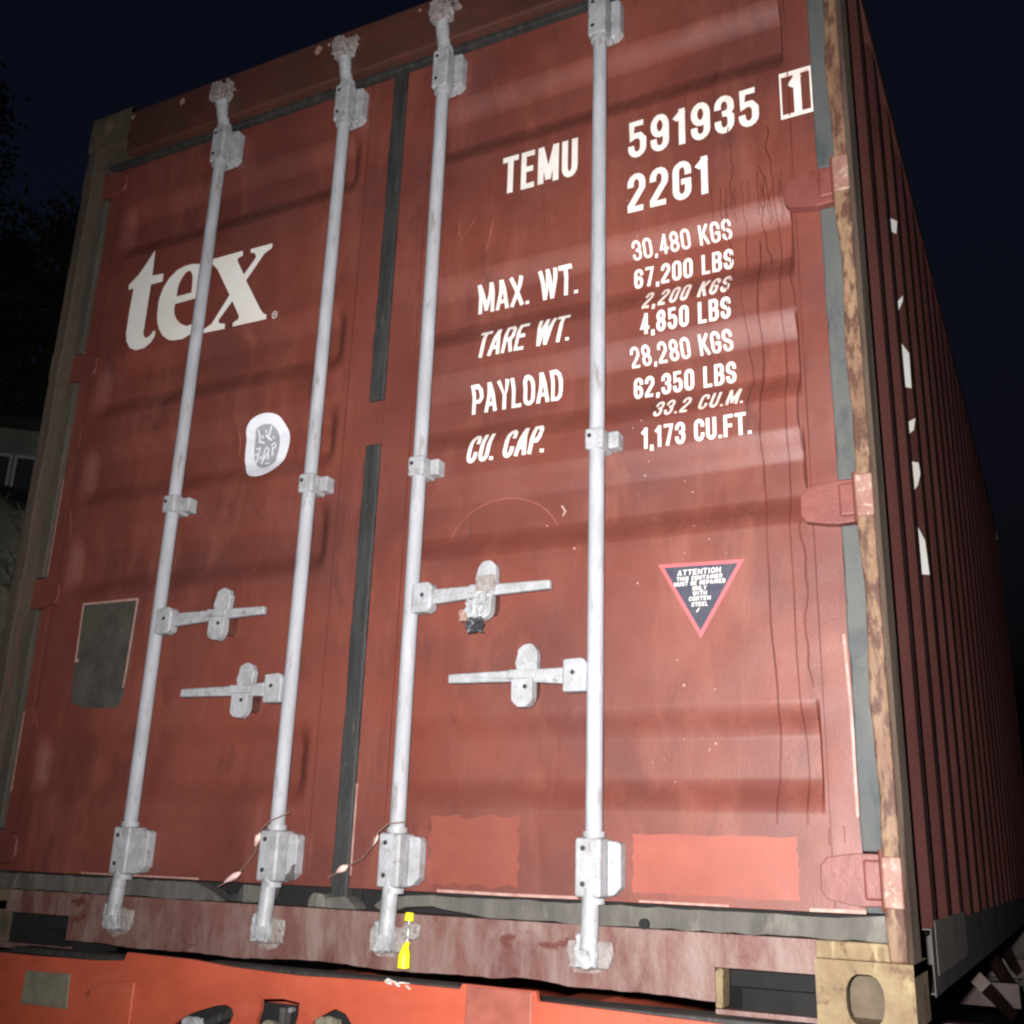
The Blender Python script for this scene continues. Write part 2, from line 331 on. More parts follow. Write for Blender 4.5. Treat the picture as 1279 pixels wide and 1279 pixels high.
def ribbon(pts, t, closed=False, cap=0):
    """quads of a mitred stroke of thickness t along pts (x, z)"""
    P = [Vector(p) for p in pts]
    Q = [P[0]]
    for p in P[1:]:
        if (p - Q[-1]).length > 1e-6: Q.append(p)
    if closed and (Q[0] - Q[-1]).length < 1e-6: Q.pop()
    P = Q; n = len(P); L = []; R = []
    if cap and not closed:
        P[0] = P[0] - (P[1] - P[0]).normalized() * t * cap; P[-1] = P[-1] + (P[-1] - P[-2]).normalized() * t * cap
    for i in range(n):
        a = P[i] - P[i - 1] if (closed or i > 0) else P[1] - P[0]
        b = P[(i + 1) % n] - P[i] if (closed or i < n - 1) else a
        a = a.normalized(); b = b.normalized(); na = Vector((-a.y, a.x)); nb = Vector((-b.y, b.x))
        m = na + nb
        if m.length < 1e-4: m = na.copy()
        m.normalize(); k = 1 / max(0.78, m.dot(na)); L.append(P[i] + m * t / 2 * k); R.append(P[i] - m * t / 2 * k)
    out = []
    for i in range(n if closed else n - 1):
        j = (i + 1) % n; out.append([tuple(L[i]), tuple(L[j]), tuple(R[j]), tuple(R[i])])
    return out
def text_polys(s, x0, x1, z0, z1, st=0.17, gap=0.16, shear=0.0, space=0.55, slope=0.0):
    """the string fitted between x0..x1 and z0..z1"""
    H = z1 - z0; t = st * H; ws = []; total = 0
    cw = 0.46                                         # nominal glyph centreline width / H
    for ch in s:
        if ch == ' ': ws.append(space * cw / .42 * .42); continue
        ws.append(G[ch][0] * (cw - st) + st)
    total = sum(ws) + gap * .42 * (len(s) - 1)
    k = (x1 - x0) / (total * H)
    out = []; x = x0
    for ch, wd in zip(s, ws):
        if ch != ' ':
            gw = wd * H * k - t
            for kind, pts in G[ch][1]:
                pp = [(x + t / 2 + px * gw, z0 + t / 2 + pz * (H - t)) for px, pz in pts]
                if shear: pp = [(a + shear * (b - z0), b) for a, b in pp]
                if slope: pp = [(a, b + slope * (a - x0)) for a, b in pp]
                out += ribbon(pp, t, kind == 'c', .12 if ch in 'CGSO035269' else .4)
        x += (wd + gap * .42) * H * k
    return out

# ================================================================== GROUND
mb = MB(); n = 40; R0 = 600
gv = []; gf = []
mb.add([(-R0, -R0, -1.25), (R0, -R0, -1.25), (R0, R0, -1.25), (-R0, R0, -1.25)], [(0, 1, 2, 3)])
structure(mb.build('ground', M['ground']))

# ================================================================== CONTAINER
W, H, LEN = 2.438, 2.591, 6.058
C = thing('shipping_container', 'red-brown steel shipping container with white weight lettering and grey locking bars', 'shipping container')

# --- corner castings (thick shell with an oval hole in the end face)
def casting(x0, x1, z0, z1, m, y0=0.0, holes=True, label=None, back=False):
    y1 = y0 + 0.178; cx = (x0 + x1) / 2; cz = (z0 + z1) / 2
    hx = 0.032; hz = 0.042
    hole = [(cx + hx * math.copysign(abs(math.cos(a)) ** .8, math.cos(a)), cz + hz * math.copysign(abs(math.sin(a)) ** .8, math.sin(a))) for a in [2 * math.pi * k / 20 for k in range(20)]]
    outer = [(x0, z0), (x1, z0), (x1, z1), (x0, z1)]
    mb = MB(); loops = [[Vector((x, z, 0)) for x, z in outer], [Vector((x, z, 0)) for x, z in hole]]
    P = outer + hole; tr = tessellate_polygon(loops)
    vs = [(x, y0, z) for x, z in P] + [(x, y0 + .025, z) for x, z in P]
    fs = [tuple(t) for t in tr] + [tuple(i + len(P) for i in t) for t in tr]
    nh = len(hole)
    for i in range(nh):
        j = (i + 1) % nh; fs.append((4 + i, 4 + j, 4 + j + len(P), 4 + i + len(P)))
    mb.add(vs, fs)
    th = 0.02
    # walls of the casting behind the face
    mb.box(x0, x0 + th, y0 + .0005, y1, z0, z1); mb.box(x1 - th, x1, y0 + .0005, y1, z0, z1)
    mb.box(x0, x1, y0 + .0006, y1, z1 - th, z1 + .0005); mb.box(x0, x1, y0 + .0006, y1, z0 - .0005, z0 + th); mb.box(x0 + .001, x1 - .001, y1 - th, y1 - .001, z0, z1)
    o = mb.build('corner_casting', m, C, label=label)
    if not back: MB().box(x0 + th + .001, x1 - th - .001, y0 + .105, y0 + .111, z0 + th + .001, z1 - th - .001).build('hole_shade_plate', M['cast_dark'], o)  # added plate that darkens the view through the casting hole
    if back:
        for v in o.data.vertices: v.co.y = LEN - v.co.y
    return o
casting(2.276, 2.440, -0.004, 0.118, M['cast'], label='yellowish dirt-caked lower right corner casting')
casting(-0.002, 0.162, -0.004, 0.118, M['cast_dark'])
casting(-0.004, 0.176, H - 0.112, H + 0.016, M['cast_dark'], label='grimy upper left corner casting')
casting(2.276, 2.440, H - 0.118, H + 0.004, M['cast_dark'])
for x0 in (-.002, 2.276):
    casting(x0, x0 + .164, -0.004, .118, M['cast_dark'], back=True); casting(x0, x0 + .164, H - .118, H + .004, M['cast_dark'], back=True)

# --- corner posts
def wavy_post(x0, x1, z0, z1, m, flip, seed):
    """post front with an uneven, chipped inner lip"""
    rnd = random.Random(seed); mb = MB(); n = 60
    pts = []
    for i in range(n + 1):
        z = z0 + (z1 - z0) * i / n; o = 0.003 * math.sin(i * .7 + seed) + rnd.uniform(-.0015, .0015)
        pts.append((x0 + (0 if not flip else 0) + (o if not flip else 0), z))
    right = [(x1 + (0.0 if not flip else 0.003 * math.sin(i * .6) + rnd.uniform(-.0015, .0015)), z0 + (z1 - z0) * i / n) for i in range(n, -1, -1)]
    mb.prism(pts + right, 0.0, 0.055)
    return mb
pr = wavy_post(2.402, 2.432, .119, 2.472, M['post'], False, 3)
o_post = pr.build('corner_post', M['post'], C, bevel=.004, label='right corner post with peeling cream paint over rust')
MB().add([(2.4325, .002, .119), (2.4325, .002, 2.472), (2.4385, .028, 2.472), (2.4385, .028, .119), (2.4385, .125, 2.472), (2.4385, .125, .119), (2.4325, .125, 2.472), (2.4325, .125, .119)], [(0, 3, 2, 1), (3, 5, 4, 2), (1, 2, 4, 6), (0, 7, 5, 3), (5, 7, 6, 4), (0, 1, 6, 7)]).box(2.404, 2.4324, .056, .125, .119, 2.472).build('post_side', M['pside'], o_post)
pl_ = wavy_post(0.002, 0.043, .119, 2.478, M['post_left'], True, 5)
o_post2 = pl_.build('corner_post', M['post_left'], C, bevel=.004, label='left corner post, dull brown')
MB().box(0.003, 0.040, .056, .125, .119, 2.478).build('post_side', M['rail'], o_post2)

# --- header and sill
hd = MB().box(.1765, 2.2755, .0, .14, 2.424, H - .004).build('header', M['frame'], C, bevel=.006, label='top rail over the doors, patchy red paint')
rnd = random.Random(11)
chips = []
for cx, cz, r in [(.407, 2.548, .012), (.945, 2.555, .016), (.19, 2.56, .008), (1.3, 2.56, .006), (.985, 2.557, .006)]:
    n = 9; pts = [(cx + r * rnd.uniform(.6, 1.2) * math.cos(k * 2 * math.pi / n), cz + r * rnd.uniform(.8, 1.5) * math.sin(k * 2 * math.pi / n)) for k in range(n)]
    decal('paint_chip', tess(pts), M['pale'], hd, flat=0.0, eps=.002)
# sill with two pockets beside the castings; slightly dented lower edge
sl = MB()
low = []
rnd = random.Random(4)
N = 90
for i in range(N + 1):
    x = .400 + (2.085 - .400) * i / N
    z = .033 + .002 * math.sin(x * 5.1) + .0015 * math.sin(x * 17) + rnd.uniform(-.001, .001)
    if .95 < x < 1.35: z += .005 * math.sin((x - .95) / .4 * math.pi)
    if 1.62 < x < 1.80: z += .008 * math.sin((x - 1.62) / .18 * math.pi)
    low.append((x, z))
sl.prism(low + [(2.085, .147), (.400, .147)], .035, .06)
sl.box(.1625, .3997, .0353, .0597, .092, .147); sl.box(2.0853, 2.2757, .0353, .0597, .089, .147)
sl.box(.1625, .3997, .0353, .0597, .004, .018); sl.box(2.0853, 2.2757, .0353, .0597, .004, .018)
sl.box(.1625, 2.2757, .0603, .16, .135, .1468)
sill = sl.build('sill', M['sill'], C, bevel=.003, label='bottom rail under the doors, pinkish red with chalky dust')
MB().box(2.2758, 2.4015, .010, .06, .1187, .1485).build('corner_gusset', M['cast'], sill, bevel=.003)
MB().box(.040, .1622, .010, .06, .1187, .1485).build('corner_gusset', M['cast_dark'], sill, bevel=.003)
for a, b in ((.1627, .3995), (2.0855, 2.2755)):
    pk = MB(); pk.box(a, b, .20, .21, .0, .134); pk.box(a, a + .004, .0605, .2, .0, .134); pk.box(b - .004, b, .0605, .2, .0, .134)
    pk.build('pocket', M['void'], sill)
MB().tube([(2.099, .031, .056), (2.099, .07, .056)], .0, 8)
MB().prism([(2.0865, .02), (2.100, .02), (2.102, .086), (2.092, .0885), (2.0865, .08)], .030, .075).build('pocket_lip', M['cast'], sill, bevel=.002)

# black sheet that paints the shade of the cavity behind the seals
MB().box(.04, 2.40, .125, .13, .05, 2.48).build('cavity_shade', M['black'], C)

# --- doors
def door(x0, x1, xa, xb, name_label, ta=.06, tb=.05):
    z0, z1 = .193, 2.444
    cols = [(x0, 0)] + [(xa + ta * k, _sm(k)) for k in (0, .25, .5, .75, 1)] + [(xb - tb * k, _sm(k)) for k in (1, .75, .5, .25, 0)] + [(x1, 0)]
    zs = [z0] + BRK + [z1]
    mb = MB(); nx = len(cols)
    vs = [(x, YD + (dprof(z) - YD) * f, z) for z in zs for x, f in cols]
    fs = [(r * nx + c, r * nx + c + 1, (r + 1) * nx + c + 1, (r + 1) * nx + c) for r in range(len(zs) - 1) for c in range(nx - 1)]
    mb.add(vs, fs); nf = len(fs)
    o = len(mb.v); T = .115
    mb.add([(x0, T, z0), (x1, T, z0), (x1, T, z1), (x0, T, z1), (x0, YD, z0), (x1, YD, z0), (x1, YD, z1), (x0, YD, z1)],
           [(0, 1, 2, 3), (0, 4, 5, 1), (1, 5, 6, 2), (2, 6, 7, 3), (3, 7, 4, 0)])
    o_ = mb.build('door', M['door'], C, label=name_label)
    for p in o_.data.polygons: p.use_smooth = p.index < nf
    wn = o_.modifiers.new('weighted', 'WEIGHTED_NORMAL'); wn.mode = 'FACE_AREA'; wn.weight = 75
    return o_
doorL = door(.080, 1.192, .145, 1.100, 'left door leaf with the cream three-letter logo')
doorR = door(1.240, 2.360, 1.345, 2.300, 'right door leaf with white weight table', .02, .010)
# fine seam where the panel is welded into the leaf frame
for d_, xs_ in ((doorL, (.128, 1.118)), (doorR, (1.325, 2.306))):
    q = []
    for x in xs_: decal('weld_seam', ribbon([(x, .2), (x + .001, 1.3), (x, 2.43)], .0026), M['stain'], d_, flat=YD)

# --- seals (gaskets)
def seal(parent, x0, x1, z0, z1, y0=.040, m='gasket_side', seed=0, label=None, jit=.0015):
    rnd = random.Random(seed); n = max(2, int((z1 - z0) / .03))
    l = [(x0 + rnd.uniform(-jit, jit), z0 + (z1 - z0) * i / n) for i in range(n + 1)]
    r = [(x1 + rnd.uniform(-jit, jit), z0 + (z1 - z0) * i / n) for i in range(n, -1, -1)]
    o = MB().prism(l + r, y0, .118).build('gasket', M[m], parent, bevel=.004, label=label)
    return o
HZ = [.252, .962, 1.690, 2.36]
for (a, b) in ((.196, .210), (.300, .915), (1.010, 1.640), (1.742, 2.30), (2.41, 2.45)):
    seal(doorR, 2.3615, 2.4005, a, b, seed=int(a * 100)); seal(doorL, .0445, .0785, a, b, seed=int(a * 90), m='gasket_left')
seal(doorL, 1.1935, 1.2385, .150, 1.262, y0=.048, m='rubber', seed=2); seal(doorL, 1.1935, 1.2385, 1.385, 2.445, y0=.048, m='rubber', seed=3)
MB().box(1.1925, 1.2395, .0535, .1, 1.2635, 1.3835).build('overlap_plate', M['door'], doorL)
MB().box(.080, 2.36, .030, .0540, 2.406, 2.4235).build('gasket', M['rubber'], doorR, bevel=.003)
def hseal(pts_top, pts_bot, m='gasket', y0=.040, y1=.09, par=None):
    return MB().prism(pts_bot + pts_top[::-1], y0, y1).build('gasket', M[m], par or doorL, bevel=.003)
rnd = random.Random(8)
def jag(x0, x1, z, n, j=.002): return [(x0 + (x1 - x0) * i / n, z + rnd.uniform(-j, j)) for i in range(n + 1)]
hseal(jag(.045, .80, .188, 30) + [(.83, .180), (.855, .172)], jag(.045, .90, .149, 30))
hseal([(.862, .170), (.89, .176), (.905, .165), (.935, .170), (.945, .186)], [(.905, .150), (.945, .150)], m='rubber')
hseal([(.948, .189), (1.022, .187)], [(.948, .150), (.985, .150), (1.012, .156)])
hseal([(1.142, .168), (1.152, .180), (1.176, .178), (1.186, .166)], [(1.138, .149), (1.19, .149)])
hseal([(1.19, .170), (1.24, .176), (1.262, .160)], [(1.185, .149), (1.27, .149)], m='gasket')
hseal([(1.318, .160), (1.34, .176), (1.40, .184), (1.47, .188)] , [(1.33, .152), (1.37, .150), (1.40, .160), (1.47, .165)], par=doorR)
hseal([(1.4705, .188)] + jag(1.48, 2.31, .187, 30) + [(2.40, .193)], [(1.4705, .165), (1.50, .160), (1.56, .1545)] + jag(1.60, 2.40, .149, 26), par=doorR)
for p_, t_, d_ in (([(1.47, .1965), (1.65, .1955), (1.80, .1965)], .006, doorR), ([(1.93, .196), (2.11, .1955)], .004, doorR), ([(2.26, .196), (2.36, .197)], .006, doorR),
                   ([(.40, .196), (.80, .196)], .004, doorL), ([(2.356, .36), (2.357, .55), (2.352, .70)], .005, doorR), ([(1.243, .22), (1.243, .42)], .005, doorR),
                   ([(.084, .40), (.083, .62)], .006, doorL), ([(.083, 1.02), (.083, 1.32)], .004, doorL)):
    decal('chipped_edge', ribbon(p_, t_), M['pale'], d_, flat=YD, eps=.002)
# dark plug hole in the seal right of the fourth bar
MB().tube([(1.948, .030, .156), (1.948, .041, .156)], .010, 14).build('plug_hole', M['black'], sill)

# --- hinges
def hinge(z, side):
    s = 1 if side > 0 else -1
    X = (lambda x: x) if side > 0 else (lambda x: W - x)
    pts = [(2.287, z - .020), (2.296, z - .034), (2.335, z - .043), (2.3605, z - .046), (2.3995, z - .044), (2.3995, z + .044), (2.3605, z + .045), (2.33, z + .042), (2.300, z + .036), (2.288, z + .022)]
    h = MB().prism([(X(a), b) for a, b in pts], .030 if side > 0 else .044, .0545).build('hinge', M['door'] if side < 0 else M['hinge'], C, bevel=.006, seg=3)
    a, b = sorted((X(2.365), X(2.399)))
    if side > 0: MB().box(a, b, .018, .029, z - .034, z + .034).build('hinge_pad', M['door'] if side < 0 else M['hinge'], h, bevel=.005, seg=3)
    a, b = sorted((X(2.4005), X(2.434)))
    MB().box(a, b, -.008 if side > 0 else -.003, -.0005, z - .046, z + .040).build('hinge_lug', M['lug'] if side > 0 else M['post_left'], h, bevel=.005, seg=3)
    if side > 0: MB().tube([(X(2.400), .016, z - .052), (X(2.400), .016, z + .052)], .007, 12).build('hinge_pin', M['door'], h)
    return h
M['hinge'] = mat('hinge_paint', (0.17, 0.05, 0.04), (0.135, 0.036, 0.03), (20, 20, 12), rough=0.5, bump=0.3, c=(0.12, 0.03, 0.022), cscale=(30, 30, 12), clo=.6, chi=.7)
M['lug'] = mat('lug_paint', (0.24, 0.13, 0.10), (0.17, 0.075, 0.055), (40, 40, 20), rough=0.6, bump=0.4, c=(0.28, 0.2, 0.16), cscale=(50, 50, 50), clo=.52, chi=.62)
for z in HZ: hinge(z, 1); hinge(z, -1)

# --- locking bars
BY = .012; R = .0175
BX = [.592, 1.056, 1.386, 1.851]
def bracket(par, x, z0, z1, wl, wr, bolts=True, narrow=False):
    mb = MB()
    mb.box(x - wl, x + .022, -.0085, .054, z0, z1)
    b = mb.build('guide_bracket', M['fit'], par, bevel=.006, seg=3)
    if narrow:
        MB().box(x + .0225, x + wr - .006, .020, .054, z0 + .006, z1 - .004).build('bracket_flange', M['fit'], b, bevel=.004, seg=3)
    else:
        ch = .016
        MB().prism([(x + .0225, z0 + .002), (x + wr - ch, z0 + .004), (x + wr, z0 + .004 + ch), (x + wr, z1 - .012), (x + wr - .006, z1 - .006), (x + .0225, z1 - .004)], .026, .054).build('bracket_flange', M['fit'], b, bevel=.004, seg=3)
        for za in (z1 + .001, z0 - .012): MB().tube([(x, BY, za), (x, BY, za + .011)], .023, 20).build('collar', M['fit'], b, smooth=True)
    if bolts:
        for zz in ((z0 + (z1 - z0) * .22, z0 + (z1 - z0) * .82) if not narrow else ((z0 + z1) / 2 + .006,)):
            MB().tube([(x - wl * .45, -.0105, zz), (x - wl * .45, -.008, zz)], .0052, 10).build('bolt', M['bolt'], b)
    return b
def keeper(par, x, z, top, seed):
    yf = .035 if not top else .0
    mb = MB(); lump(mb, (x - (.010 if not top else 0), yf - (.005 if not top else .012), z - (.004 if not top else 0)), (.092 if not top else .066, .018 if not top else .028, .050), seed, j=.07 if not top else .13)
    k = mb.build('cam_keeper', M['crust'], par)
    mb = MB(); lump(mb, (x - .004, yf - .034, z + (.004 if not top else -.004)), (.042, .022, .060), seed + 1, j=.1); mb.build('cam_head', M['fit'] if not top else M['crust'], k)
    return k
for i, x in enumerate(BX):
    bar = MB().tube([(x, BY, .205), (x, BY, 2.41)], R, 28, caps=False).build('locking_bar', M['bar'], C, smooth=False,
          label=('first', 'second', 'third', 'fourth')[i] + ' locking bar from the left')
    for p in bar.data.polygons: p.use_smooth = len(p.vertices) == 4
    # lower end steps forward over the sill
    lo_end = MB().tube([(x - .004, BY - .004, .215), (x - .004, .004, .155), (x - .004, .0, .104)], [.0175, .0178, .0178], 20)
    e = lo_end.build('bar_end', M['fit'], bar, smooth=True)
    up_end = MB().tube([(x - .002, BY, 2.40), (x - .002, .0, 2.44), (x - .002, -.018, 2.500)], [.019, .019, .020], 20)
    up_end.build('bar_end', M['fit'], bar, smooth=True)
    keeper(bar, x - .004, .098, False, 20 + i); keeper(bar, x - .002, 2.505, True, 40 + i)
    bracket(bar, x, .200, .312, .033, .052)
    bracket(bar, x, 2.268, 2.392, .027, .050)
    bracket(bar, x, 1.138, 1.188, .022, .054, narrow=True)
# crusty flakes where the bars meet the header
def flakes(par, x, z, seed):
    rnd = random.Random(seed); mb = MB()
    for k in range(14):
        a = rnd.uniform(0, 6.28); r = rnd.uniform(.012, .045); cx = x + r * math.cos(a); cz = z + abs(r * math.sin(a)) * 1.0; s_ = rnd.uniform(.003, .009)
        mb.prism([(cx + s_ * rnd.uniform(.5, 1.4) * math.cos(t * 1.25), cz + s_ * rnd.uniform(.5, 1.4) * math.sin(t * 1.25)) for t in range(5)], -.006 - rnd.uniform(0, .01), -.0005)
    return mb.build('paint_flakes', M['crust'], par)
for i, x in enumerate(BX): flakes(hd, x, 2.515, 60 + i)

MB().prism([(1.082, .2035), (1.107, .2045), (1.1075, .240), (1.100, .236), (1.094, .222), (1.084, .216)], .0235, .0258).build('paint_loss', M['darksteel'], [o for o in C.children if o.name.startswith('locking_bar')][1])
for i, x in enumerate(BX):
    rnd = random.Random(300 + i); pts = [(x - .016 + (.046 + rnd.uniform(-.008, .008)) * math.cos(t * .45), .090 + (.034 + rnd.uniform(-.007, .007)) * math.sin(t * .45)) for t in range(14)]
    decal('chalky_smudge', tess(pts), M['chalk'], sill, flat=.035, stack=0, eps=.0012)
# --- handles
def handle(x, side, zc, xl, xt, zl, seed, messy=False):
    """side +1: lever to the right; zc hub centre, xl lever tip, xt catch centre, zl lever height at tip"""
    s = side
    bar = [o for o in C.children if o.name.startswith('locking_bar')][BX.index(x)]
    a, b = sorted((x + s * .012, x + s * .066))
    hub = MB().prism([(a, zc - .034), (b - (.012 if s > 0 else 0), zc - .034), (b, zc - .026), (b, zc + .026), (b - .008, zc + .036), (a, zc + .034)], -.010, .022).build('handle_hub', M['fit'], bar, bevel=.005, seg=3)
    z1 = zc + (zl - zc) * .25
    x2 = x + s * .067
    xt -= .0074 * (2.713 - xt); xl -= .0074 * (2.713 - xl); xm = xt
    top = [(x2, z1 + .017), (xm, zl + .012), (xl, zl + .010)]; bot = [(xl, zl - .010), (xm, zl - .014), (x2, z1 - .018)]
    MB().prism(top + bot, -.006, .010).build('lever', M['fit'], hub, bevel=.004, seg=3)
    MB().prism([(x2, z1 + .006), (xm - s * .05, zl + .004), (xm - s * .05, zl - .001), (x2, z1 - .004)], -.0090, -.0062).build('lever_rib', M['fit'], hub, bevel=.001)
    ov = A(xt - .004, zl - .020, .011, .030, 0, 360, 12)[:-1]
    c = MB().prism(ov, .0105, .0545).build('handle_catch', M['frame'], bar)
    rnd = random.Random(seed); jx = lambda: rnd.uniform(-.0012, .0012)
    up = [(p[0] + jx(), p[1] + jx()) for p in A(xt + .003, zl + .044, .024, .023, 0, 180, 8)] + [(xt - .026, zl + .026), (xt - .021, zl + .009), (xt + .026, zl + .009)]
    dn = [(p[0] + jx(), p[1] + jx()) for p in A(xt - .006, zl - .046, .025, .023, 180, 360, 8)] + [(xt + .019, zl - .009), (xt - .031, zl - .009)]
    MB().prism(up, -.008, .0100).build('catch_hook', M['fit'], c, bevel=.005, seg=3)
    MB().prism(dn, -.013, .0095).build('catch_hook', M['fit'], c, bevel=.005, seg=3)
    MB().prism([(xt - .042, zl - .008), (xt + .026, zl - .010), (xt + .028, zl + .008), (xt - .036, zl + .011)], -.018, -.0135).build('catch_latch', M['fit'], c, bevel=.003, seg=3)
    MB().tube([(xt + .002, -.0145, zl - .026), (xt + .002, -.0125, zl - .026)], .005, 10).build('bolt', M['bolt'], c)
    MB().tube([(x + s * .042, -.0115, zc + .006), (x + s * .042, -.0095, zc + .006)], .005, 10).build('bolt', M['bolt'], hub)
    if messy:
        mb = MB(); lump(mb, (xt + .005, -.016, zl + .010), (.046, .016, .036), 95, j=.15); mb.build('catch_lump', M['crust'], c)
    return c
handle(.592, 1, .832, .975, .838, .838, 2)
handle(1.056, -1, .640, .735, .940, .640, 2)
handle(1.386, 1, .832, 1.757, 1.600, .838, 3, messy=True)
handle(1.851, -1, .636, 1.514, 1.706, .642, 4)

# crumpled seal on the third bar's catch
mb = MB(); lump(mb, (1.578, -.030, .790), (.034, .022, .040), 91, j=.2); lump(mb, (1.594, -.030, .812), (.034, .02, .026), 92, j=.2)
sl2 = mb.build('handle_seal', M['fit']); tag(sl2, 'crumpled grey metal seal hanging on the catch of the third locking bar', 'seal')
mb = MB(); lump(mb, (1.554, -.028, .776), (.022, .016, .026), 93, j=.08); mb.build('seal_cap', M['lug'], sl2)
mb = MB(); lump(mb, (1.580, -.026, .754), (.030, .022, .030), 94, j=.35); mb.build('seal_stub', M['bolt'], sl2)

# --- lettering
def row(s, x0, x1, z0, z1, **k):
    dy = dprof((z0 + z1) / 2) - YD
    m = k.pop('m', M['white']); f = dy / 2.103
    def true(z):                                  # height on the relief that is seen at height z of the flat
        t = z
        for _ in range(12): t = z + (dprof(t) - YD) / 2.103 * (z - .272)
        return t
    dx = f * ((x0 + x1) / 2 - 2.713)
    return decal('lettering', text_polys(s, x0 + dx, x1 + dx, true(z0), true(z1), **k), m, doorR)
row('TEMU', 1.562, 1.775, 1.908, 2.021, st=.145, gap=.22)
row('591935', 1.911, 2.236, 1.912, 2.018, st=.15, gap=.26)
row('22G1', 1.909, 2.113, 1.759, 1.866, st=.15, gap=.26)
row('1', 2.306, 2.338, 1.911, 2.024, st=.15)
decal('lettering', ribbon([(2.2885, 1.908), (2.2885, 2.031), (2.3575, 2.031), (2.3575, 1.908)], .0045, True), M['white'], doorR)
q = ribbon([(2.2885, 2.026), (2.3575, 2.026)], .010) + ribbon([(2.2885, 1.9125), (2.3575, 1.9125)], .010)
decal('lettering', q, M['worn'], doorR, eps=.0006)
row('MAX. WT.', 1.505, 1.783, 1.572, 1.658, st=.13, gap=.16)
row('TARE WT.', 1.502, 1.758, 1.450, 1.518, st=.13, shear=.20)
row('PAYLOAD', 1.500, 1.747, 1.298, 1.379, st=.13, gap=.16)
row('CU. CAP.', 1.489, 1.698, 1.172, 1.240, st=.14, shear=.20)
row('30,480 KGS', 1.922, 2.164, 1.624, 1.680, st=.135, gap=.26)
row('67,200 LBS', 1.924, 2.165, 1.548, 1.600, st=.15, gap=.22)
row('2,200 KGS', 1.944, 2.150, 1.493, 1.531, st=.145, gap=.3, shear=.18, m=M['worn'])
row('4,850 LBS', 1.939, 2.153, 1.426, 1.481, st=.15, gap=.22)
row('28,280 KGS', 1.917, 2.157, 1.345, 1.400, st=.135, gap=.26)
row('62,350 LBS', 1.922, 2.162, 1.267, 1.319, st=.15, gap=.22)
row('33.2 CU.M.', 1.968, 2.174, 1.217, 1.251, st=.145, gap=.3, shear=.18, m=M['worn'])
row('1,173 CU.FT.', 1.941, 2.189, 1.143, 1.195, st=.15, gap=.20)

# logo on the left door
t = [(0.324,2.056),(0.328,1.963),(0.375,1.959),(0.376,1.931),(0.328,1.932),(0.327,1.858),(0.327,1.795),(0.327,1.763),(0.333,1.749),(0.344,1.744),(0.359,1.75),(0.369,1.763),(0.378,1.759),(0.376,1.74),(0.364,1.724),(0.342,1.711),(0.304,1.71),(0.277,1.724),(0.259,1.75),(0.252,1.779),(0.251,1.857),(0.254,1.935),(0.232,1.935),(0.23,1.952),(0.265,1.979),(0.294,2.014)]
e = [(0.522,1.957),(0.54,1.942),(0.556,1.912),(0.559,1.875),(0.558,1.840),(0.443,1.838),(0.443,1.819),(0.448,1.800),(0.459,1.782),(0.479,1.763),(0.505,1.75),(0.528,1.753),(0.548,1.768),(0.559,1.759),(0.548,1.735),(0.525,1.72),(0.496,1.71),(0.459,1.712),(0.438,1.718),(0.410,1.738),(0.392,1.763),(0.380,1.788),(0.375,1.812),(0.372,1.857),(0.375,1.88),(0.384,1.908),(0.404,1.937),(0.433,1.958),(0.464,1.965),(0.495,1.964)]
eh = [(0.445,1.863),(0.446,1.895),(0.451,1.913),(0.46,1.928),(0.469,1.939),(0.480,1.944),(0.492,1.939),(0.501,1.919),(0.504,1.891),(0.505,1.863)]
xx = [(0.57,1.961),(0.69,1.961),(0.693,1.944),(0.675,1.94),(0.674,1.931),(0.706,1.877),(0.746,1.926),(0.739,1.941),(0.723,1.946),(0.721,1.959),(0.802,1.958),(0.802,1.943),(0.775,1.93),(0.717,1.855),(0.785,1.745),(0.797,1.73),(0.81,1.722),(0.81,1.709),(0.687,1.711),(0.687,1.723),(0.705,1.73),(0.707,1.74),(0.674,1.797),(0.629,1.744),(0.632,1.733),(0.656,1.726),(0.657,1.71),(0.536,1.714),(0.542,1.728),(0.576,1.725),(0.604,1.737),(0.66,1.82),(0.599,1.92),(0.572,1.947)]
logo = tess(t) + tess(e, [eh]) + tess(xx)
logo += ribbon(A(.840, 1.716, .0085, .0105, 0, 345, 14), .0022, True) + text_polys('R', .8365, .8435, 1.711, 1.721, st=.2)
decal('logo', logo, M['tex'], doorL, eps=.0018, stack=0)

# warning triangle
tri = [(1.977, .874), (2.163, .869), (2.067, .710)]
def inset(tr, k):
    cx = sum(p[0] for p in tr) / 3; cz = sum(p[1] for p in tr) / 3
    return [(cx + (x - cx) * k, cz + (z - cz) * k) for x, z in tr]
wl_ = decal('warning_label', [tri], M['pink'], doorR, eps=.001, flat=YD, label='inverted dark triangle label with a pink border')
decal('label_field', [inset(tri, .86)], M['navy'], wl_, eps=.0018, flat=YD)
q = []
for s_, a, b, z0, z1 in (('ATTENTION', 2.020, 2.113, .845, .857), ('THIS CONTAINER', 2.018, 2.116, .8335, .8425), ('MUST BE REPAIRED', 2.012, 2.122, .8225, .8315), ('ONLY', 2.052, 2.082, .811, .820), ('WITH', 2.052, 2.082, .800, .809), ('CORTEN', 2.044, 2.090, .789, .798), ('STEEL', 2.049, 2.084, .777, .786)):
    q += text_polys(s_, a, b, z0, z1, st=.17, gap=.3, shear=.1)
q += ribbon([(2.060, .765), (2.066, .773)], .002)
decal('lettering', q, M['white'], wl_, eps=.0026, flat=YD)

